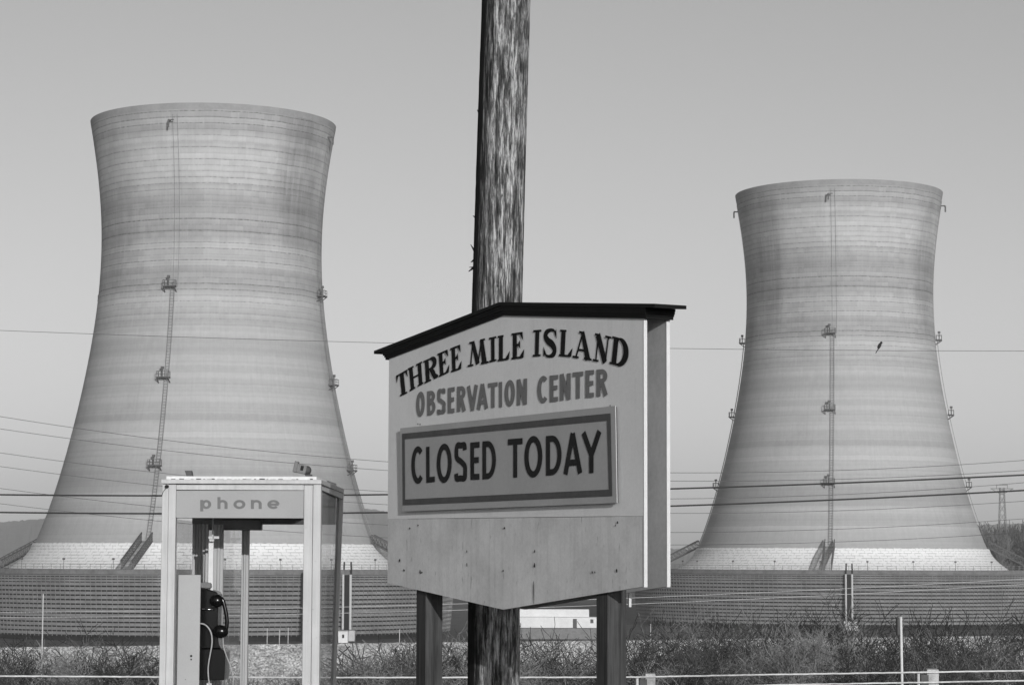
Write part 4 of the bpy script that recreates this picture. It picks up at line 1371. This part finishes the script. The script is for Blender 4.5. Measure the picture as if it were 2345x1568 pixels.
# roof
def quadslab(mb, A, B):
    mb.hexa(A, B)
mb = MB()
ztop = Fp(550, 1097.5).z; zbot = Fp(550, 1107.6).z
zt2 = P(786, 1118, YR).z; zb2 = P(786, 1129, YR).z
xl, xr = P(369.5, 1100, YF).x, P(736.5, 1100, YF).x; xl2, xr2 = P(440, 1118, YR).x, P(786.5, 1118, YR).x
mb.hexa([(xl, YF - .015, zbot), (xr, YF - .015, zbot), (xr, YF - .015, ztop), (xl, YF - .015, ztop)], [(xl2, YR + .05, zb2), (xr2, YR + .05, zb2), (xr2, YR + .05, zt2), (xl2, YR + .05, zt2)])
roof = mb.build('roof', M['alu'], booth, bevel=.003)
mb = MB()
ztp = Fp(550, 1090).z
xa, xb = P(381, 1095, YF + .03).x, P(725, 1095, YF + .03).x; xa2, xb2 = P(450, 1110, YR - .05).x, P(771, 1110, YR - .05).x
zt3 = P(771, 1107, YR - .05).z
mb.hexa([(xa, YF + .03, ztop + .001), (xb, YF + .03, ztop + .001), (xb, YF + .03, ztp), (xa, YF + .03, ztp)], [(xa2, YR - .05, zt2 + .001), (xb2, YR - .05, zt2 + .001), (xb2, YR - .05, zt3), (xa2, YR - .05, zt3)])
def mat_dirty():
    k = NT('dirty_roof_edge', .8, .2)
    a = k.noise(k.mapv((14, 2, 60)), 1.6, 4, .7)
    k.color(k.ramp(a, .50, .58, .68, .03))
    return k.m
mb.build('roof_plate', plain('pale_roof_plate', .62, .7, .2, 0, .1, 12), roof)
mb = MB()
rq = random.Random(9); x = 392
while x < 718:                                      # rotten tar strip along the roof edge
    w = rq.uniform(3, 16); h0 = rq.uniform(.8, 2.6)
    a = P(x, 1097.0, YF + .02); b = P(min(x + w, 722), 1097.0, YF + .02)
    zt_ = ztop + h0 / FPX * YF
    if rq.random() < .72:
        mb.hexa([(a.x, YF + .018, ztop + .0005), (b.x, YF + .018, ztop + .0005), (b.x, YF + .018, zt_), (a.x, YF + .018, zt_)], [(a.x, YF + .029, ztop + .0005), (b.x, YF + .029, ztop + .0005), (b.x, YF + .029, zt_), (a.x, YF + .029, zt_)])
    x += w + rq.uniform(0, 7)
mb.build('tar_strip', M['black_gap'], roof, fix=False)
# floodlight and small housing on the roof
q = P(694, 1073, YF + .25)
mb = MB(); rot = Matrix.Rotation(R(12), 3, 'Y')
mb.box(q + Vector((-.012, 0, .0)), (.066, .07, .050), rot)
mb.box(q + rot @ Vector((-.040, 0, .002)), (.020, .082, .062), rot)
lamp = mb.build('floodlight', M['alu_dark'], roof, bevel=.003)
mb = MB(); mb.ell(q + rot @ Vector((.022, 0, -.004)), .026, .032, .026, 16, 10); mb.build('lamp_back', M['steel_dark'], lamp, smooth=True)
mb = MB(); bq = P(707, 1089, YF + .25); mb.box((bq.x, bq.y, bq.z + .003), (.036, .05, .008)); mb.tube([(bq.x, bq.y, bq.z), (bq.x - .002, bq.y, bq.z + .03)], .010, 10); mb.build('lamp_bracket', M['steel_dark'], lamp)
mb = MB(); mb.box(q + rot @ Vector((-.003, -.0362, .002)), (.016, .003, .026), rot); mb.build('lamp_label_plate', M['black_gap'], lamp)
mb = MB()
a = [P(x, y, YF + .2) for x, y in ((427, 1090), (440, 1090), (437.5, 1077), (423, 1077))]
mb.extr(a, Vector((0, .06, 0))); a = [P(x, y, YF + .19) for x, y in ((425, 1092.5), (444, 1092.5), (444, 1090.2), (425, 1090.2))]; mb.extr(a, Vector((0, .08, 0)))
mb.build('roof_vent', M['steel_dark'], roof)
# ceiling, rear wall
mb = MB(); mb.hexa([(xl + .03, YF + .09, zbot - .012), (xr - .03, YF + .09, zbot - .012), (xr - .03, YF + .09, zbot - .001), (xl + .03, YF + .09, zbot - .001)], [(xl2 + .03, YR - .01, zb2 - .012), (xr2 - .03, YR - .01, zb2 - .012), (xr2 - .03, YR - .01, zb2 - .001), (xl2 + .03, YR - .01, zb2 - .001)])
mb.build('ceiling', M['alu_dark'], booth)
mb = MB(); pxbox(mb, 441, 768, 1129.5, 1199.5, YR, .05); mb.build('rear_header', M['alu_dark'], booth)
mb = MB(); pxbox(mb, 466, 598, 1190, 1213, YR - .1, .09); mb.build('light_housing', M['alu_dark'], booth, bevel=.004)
mb = MB(); pxbox(mb, 441, 447.6, 1199, 0, YR - .006, .05, True); pxbox(mb, 448.2, 454.5, 1199, 0, YR, .05, True); pxbox(mb, 455, 461, 1199, 0, YR - .004, .05, True)
mb.build('corner_post', M['alu_grey'], booth, bevel=.002)
mb = MB(); pxbox(mb, 554, 558.6, 1199, 0, YR + .002, .05, True); pxbox(mb, 559, 563.6, 1199, 0, YR - .008, .05, True); pxbox(mb, 564, 570.5, 1199, 0, YR + .003, .05, True)
mb.build('mullion', M['alu_grey'], booth, bevel=.002)
mb = MB()
# right rear post leans a little: the old booth is racked
tl, tr = P(771.5, 1129, YR), P(786, 1129, YR); bl, br = P(757, 1568, YR), P(767.5, 1568, YR)
kx = (bl - tl) / (tl.z - bl.z); kx2 = (br - tr) / (tr.z - br.z)
dn = tl.z
A = [Vector((tl.x + kx.x * dn, YR, 0)), Vector((tr.x + kx2.x * dn, YR, 0)), tr, tl]
mb.hexa(A, [v + Vector((0, .05, 0)) for v in A])
mb.build('corner_post', M['alu'], booth, bevel=.002)
mb = MB()
a0, a1 = P(735.2, 1108.5, YF + .07), P(735.2, 1121, YF + .07); b0, b1 = P(785, 1129.5, YR), P(785, 1142, YR)
mb.hexa([a1, a0, a0 + Vector((-.02, 0, 0)), a1 + Vector((-.02, 0, 0))], [b1, b0, b0 + Vector((-.02, 0, 0)), b1 + Vector((-.02, 0, 0))])
mb.build('side_rail', M['alu'], booth)
# glass
mb = MB()
t0 = P(733, 1121, YF + .08); t1 = P(777, 1141, YR)
g0 = Vector((t0.x - .003, t0.y, .1)); g1 = Vector((t1.x + kx.x * (t1.z - .1), t1.y, .1))
mb.hexa([g0, g1, t1, t0], [v + Vector((-.006, 0, 0)) for v in (g0, g1, t1, t0)])
mb.build('side_glass', M['glass_side'], booth)
mb = MB()
t0 = P(404, 1188, YF + .07); t1 = P(441, 1193, YR)
mb.hexa([Vector((t0.x, t0.y, .9)), Vector((t1.x, t1.y, .9)), t1, t0], [v + Vector((-.006, 0, 0)) for v in (Vector((t0.x, t0.y, .9)), Vector((t1.x, t1.y, .9)), t1, t0)])
mb.build('side_glass', M['glass'], booth)
mb = MB(); pxbox(mb, 461.5, 553.5, 1200, 0, YR + .02, .006, True); mb.build('rear_glass', M['glass'], booth)
# folded door leaves
mb = MB(); pxbox(mb, 463, 471, 1200, 0, YR - .12, .02, True); pxbox(mb, 471.3, 477.4, 1200, 0, YR - .15, .03, True); door = mb.build('folding_door', M['alu_grey'], booth, bevel=.002)
mb = MB(); pxbox(mb, 478, 489, 1239, 0, YF + .42, .012, True); mb.build('door_edge', M['white_edge'], door)
mb = MB(); pxbox(mb, 489.8, 498, 1200, 0, YR - .16, .02, True); pxbox(mb, 498.3, 504.5, 1200, 0, YR - .17, .025, True); pxbox(mb, 504.8, 512, 1200, 0, YR - .15, .02, True); mb.build('door_leaf', M['alu_grey'], door, bevel=.002)
mb = MB(); pxbox(mb, 486, 489.2, 1184, 1236, YF + .40, .008); mb.build('hanger_rod', M['alu_grey'], door)
mb = MB(); pxbox(mb, 477.5, 487, 1227, 1233.5, YF + .385, .014); pxbox(mb, 489.4, 501.5, 1227, 1233, YF + .39, .012); pxbox(mb, 480, 490, 1234, 1239, YF + .38, .02)
mb.build('hinge_bracket', M['alu'], door, bevel=.001)
# lower front panel with two screw holes
mb = MB(); pxbox(mb, 408.5, 459.5, 1315.5, 0, YF + .20, .015, True); pan = mb.build('lower_panel', M['alu_grey'], booth, bevel=.002)
mb = MB(); pxbox(mb, 403.2, 407.8, 1315.5, 0, YF + .22, .01, True); mb.build('panel_gap_strip', M['alu_dark'], pan)  # dark strip filling the gap beside the panel
mb = MB()
for x, y, r_ in ((437.7, 1501, 2.6), (437.7, 1509, 1.8), (424.6, 1555, .8)):
    c = P(x, y, YF + .197); mb.tube([c, c + Vector((0, .01, 0))], r_ / FPX * YF, 12)
mb.build('screw_hole', M['black_gap'], pan)
# cable entry on the left front post
c = P(381.5, 1113.5, YF - .012)
mb = MB(); mb.tube([c, c + Vector((0, .02, 0))], 4.2 / FPX * YF, 16); mb.tube([c + Vector((0, .0, -.004)), P(378, 1120, YF - .012), P(374, 1125, YF - .012), P(371, 1133, YF + .0), P(365, 1135, YF + .02)], .0016, 6)
mb.build('cable_entry', M['black_gap'], booth)

# the pay telephone hanging in the booth
PY = YF + .34
q = P(478, 1420, PY)
ph_ = empty('payphone', (q.x, PY, q.z), 'black pay telephone with handset hung on it inside the phone booth', 'pay phone')
mb = MB()
prof = [(430, 1345), (462, 1346), (470, 1347), (482, 1350.5), (488, 1352), (494, 1353.2), (498, 1358), (501, 1366), (501, 1383), (499.5, 1390), (499, 1400), (498.4, 1430), (498.8, 1452), (499.5, 1466), (502, 1476), (507, 1484.5), (430, 1484.5)]
mb.extr([P(x, y, PY) for x, y in prof], Vector((0, .19, 0)))
mb.build('body', M['phone_black'], ph_, bevel=.006)
mb = MB(); mb.extr([P(x, y, PY - .02) for x, y in ((430, 1485), (508, 1485), (511, 1487), (515.5, 1492), (514.5, 1540), (513, 1556.5), (430, 1556.5))], Vector((0, .23, 0)))
mb.build('coin_box', M['phone_black'], ph_, bevel=.004)
mb = MB(); mb.extr([P(x, y, PY + .03) for x, y in ((455, 1344.5), (482.5, 1346), (482.8, 1337), (480, 1333.5), (474, 1332.6), (455, 1332.6))], Vector((0, .1, 0)))
mb.build('coin_gauge', M['alu_dark'], ph_, bevel=.003)
mb = MB(); a = P(462, 1393.6, PY - .012); b = P(491, 1395, PY - .012); mb.tube([a, b], .0046, 10); mb.build('trim_bar', M['chrome'], ph_, smooth=True)
# handset
mb = MB()
HY = PY - .035
mb.ell(P(496, 1375, HY), .038, .03, .037, 20, 14, Matrix.Rotation(R(25), 3, 'Y'))
mb.ell(P(505, 1445, HY), .044, .03, .036, 20, 14, Matrix.Rotation(R(8), 3, 'Y'))
pp = crom([P(x, y, HY) for x, y in ((498, 1366), (509, 1372), (514.5, 1388), (518.5, 1408), (519.8, 1425), (517.5, 1440), (508, 1450))], 5)
mb.tube(pp, .0115, 12)
mb.build('handset', M['phone_black'], ph_, smooth=True)
mb = MB(); mb.tube(crom([P(x, y, PY - .05) for x, y in ((458, 1427), (466, 1428), (475, 1434), (482.5, 1446), (485.3, 1460), (485, 1476), (481.5, 1496), (478, 1516), (476.5, 1534), (478, 1556), (482, 1576), (486, 1600), (470, 1640))], 6), .0042, 8)
mb.build('armoured_cord', M['cord'], ph_, smooth=True)
mb = MB(); mb.tube(crom([P(x, y, PY - .03) for x, y in ((511, 1457), (511, 1470), (513, 1484), (519, 1502), (527, 1522), (532, 1540), (534, 1556), (531, 1580), (515, 1610))], 6), .0030, 8)
mb.build('handset_cord', M['cord'], ph_, smooth=True)

# ------------------------------------------------------------------ the hazy air
g = MB()
g.box((0, 2100, (WATER_Z - 3 + 135) / 2), (8200, 4500, 135 - WATER_Z + 3))
hz = g.build('haze', None if False else M['ground'])
hm = bpy.data.materials.new('haze_air'); hm.use_nodes = True
t = hm.node_tree
for n in list(t.nodes):
    if n.type != 'OUTPUT_MATERIAL': t.nodes.remove(n)
pv = t.nodes.new('ShaderNodeVolumePrincipled')
pv.inputs['Color'].default_value = (.97, .97, .97, 1); pv.inputs['Density'].default_value = .00020; pv.inputs['Anisotropy'].default_value = -.03
t.links.new(pv.outputs[0], t.nodes['Material Output'].inputs['Volume'])
hz.data.materials.clear(); hz.data.materials.append(hm)
tag(hz, 'pale winter haze between the road and the far hills', 'haze', kind='stuff')
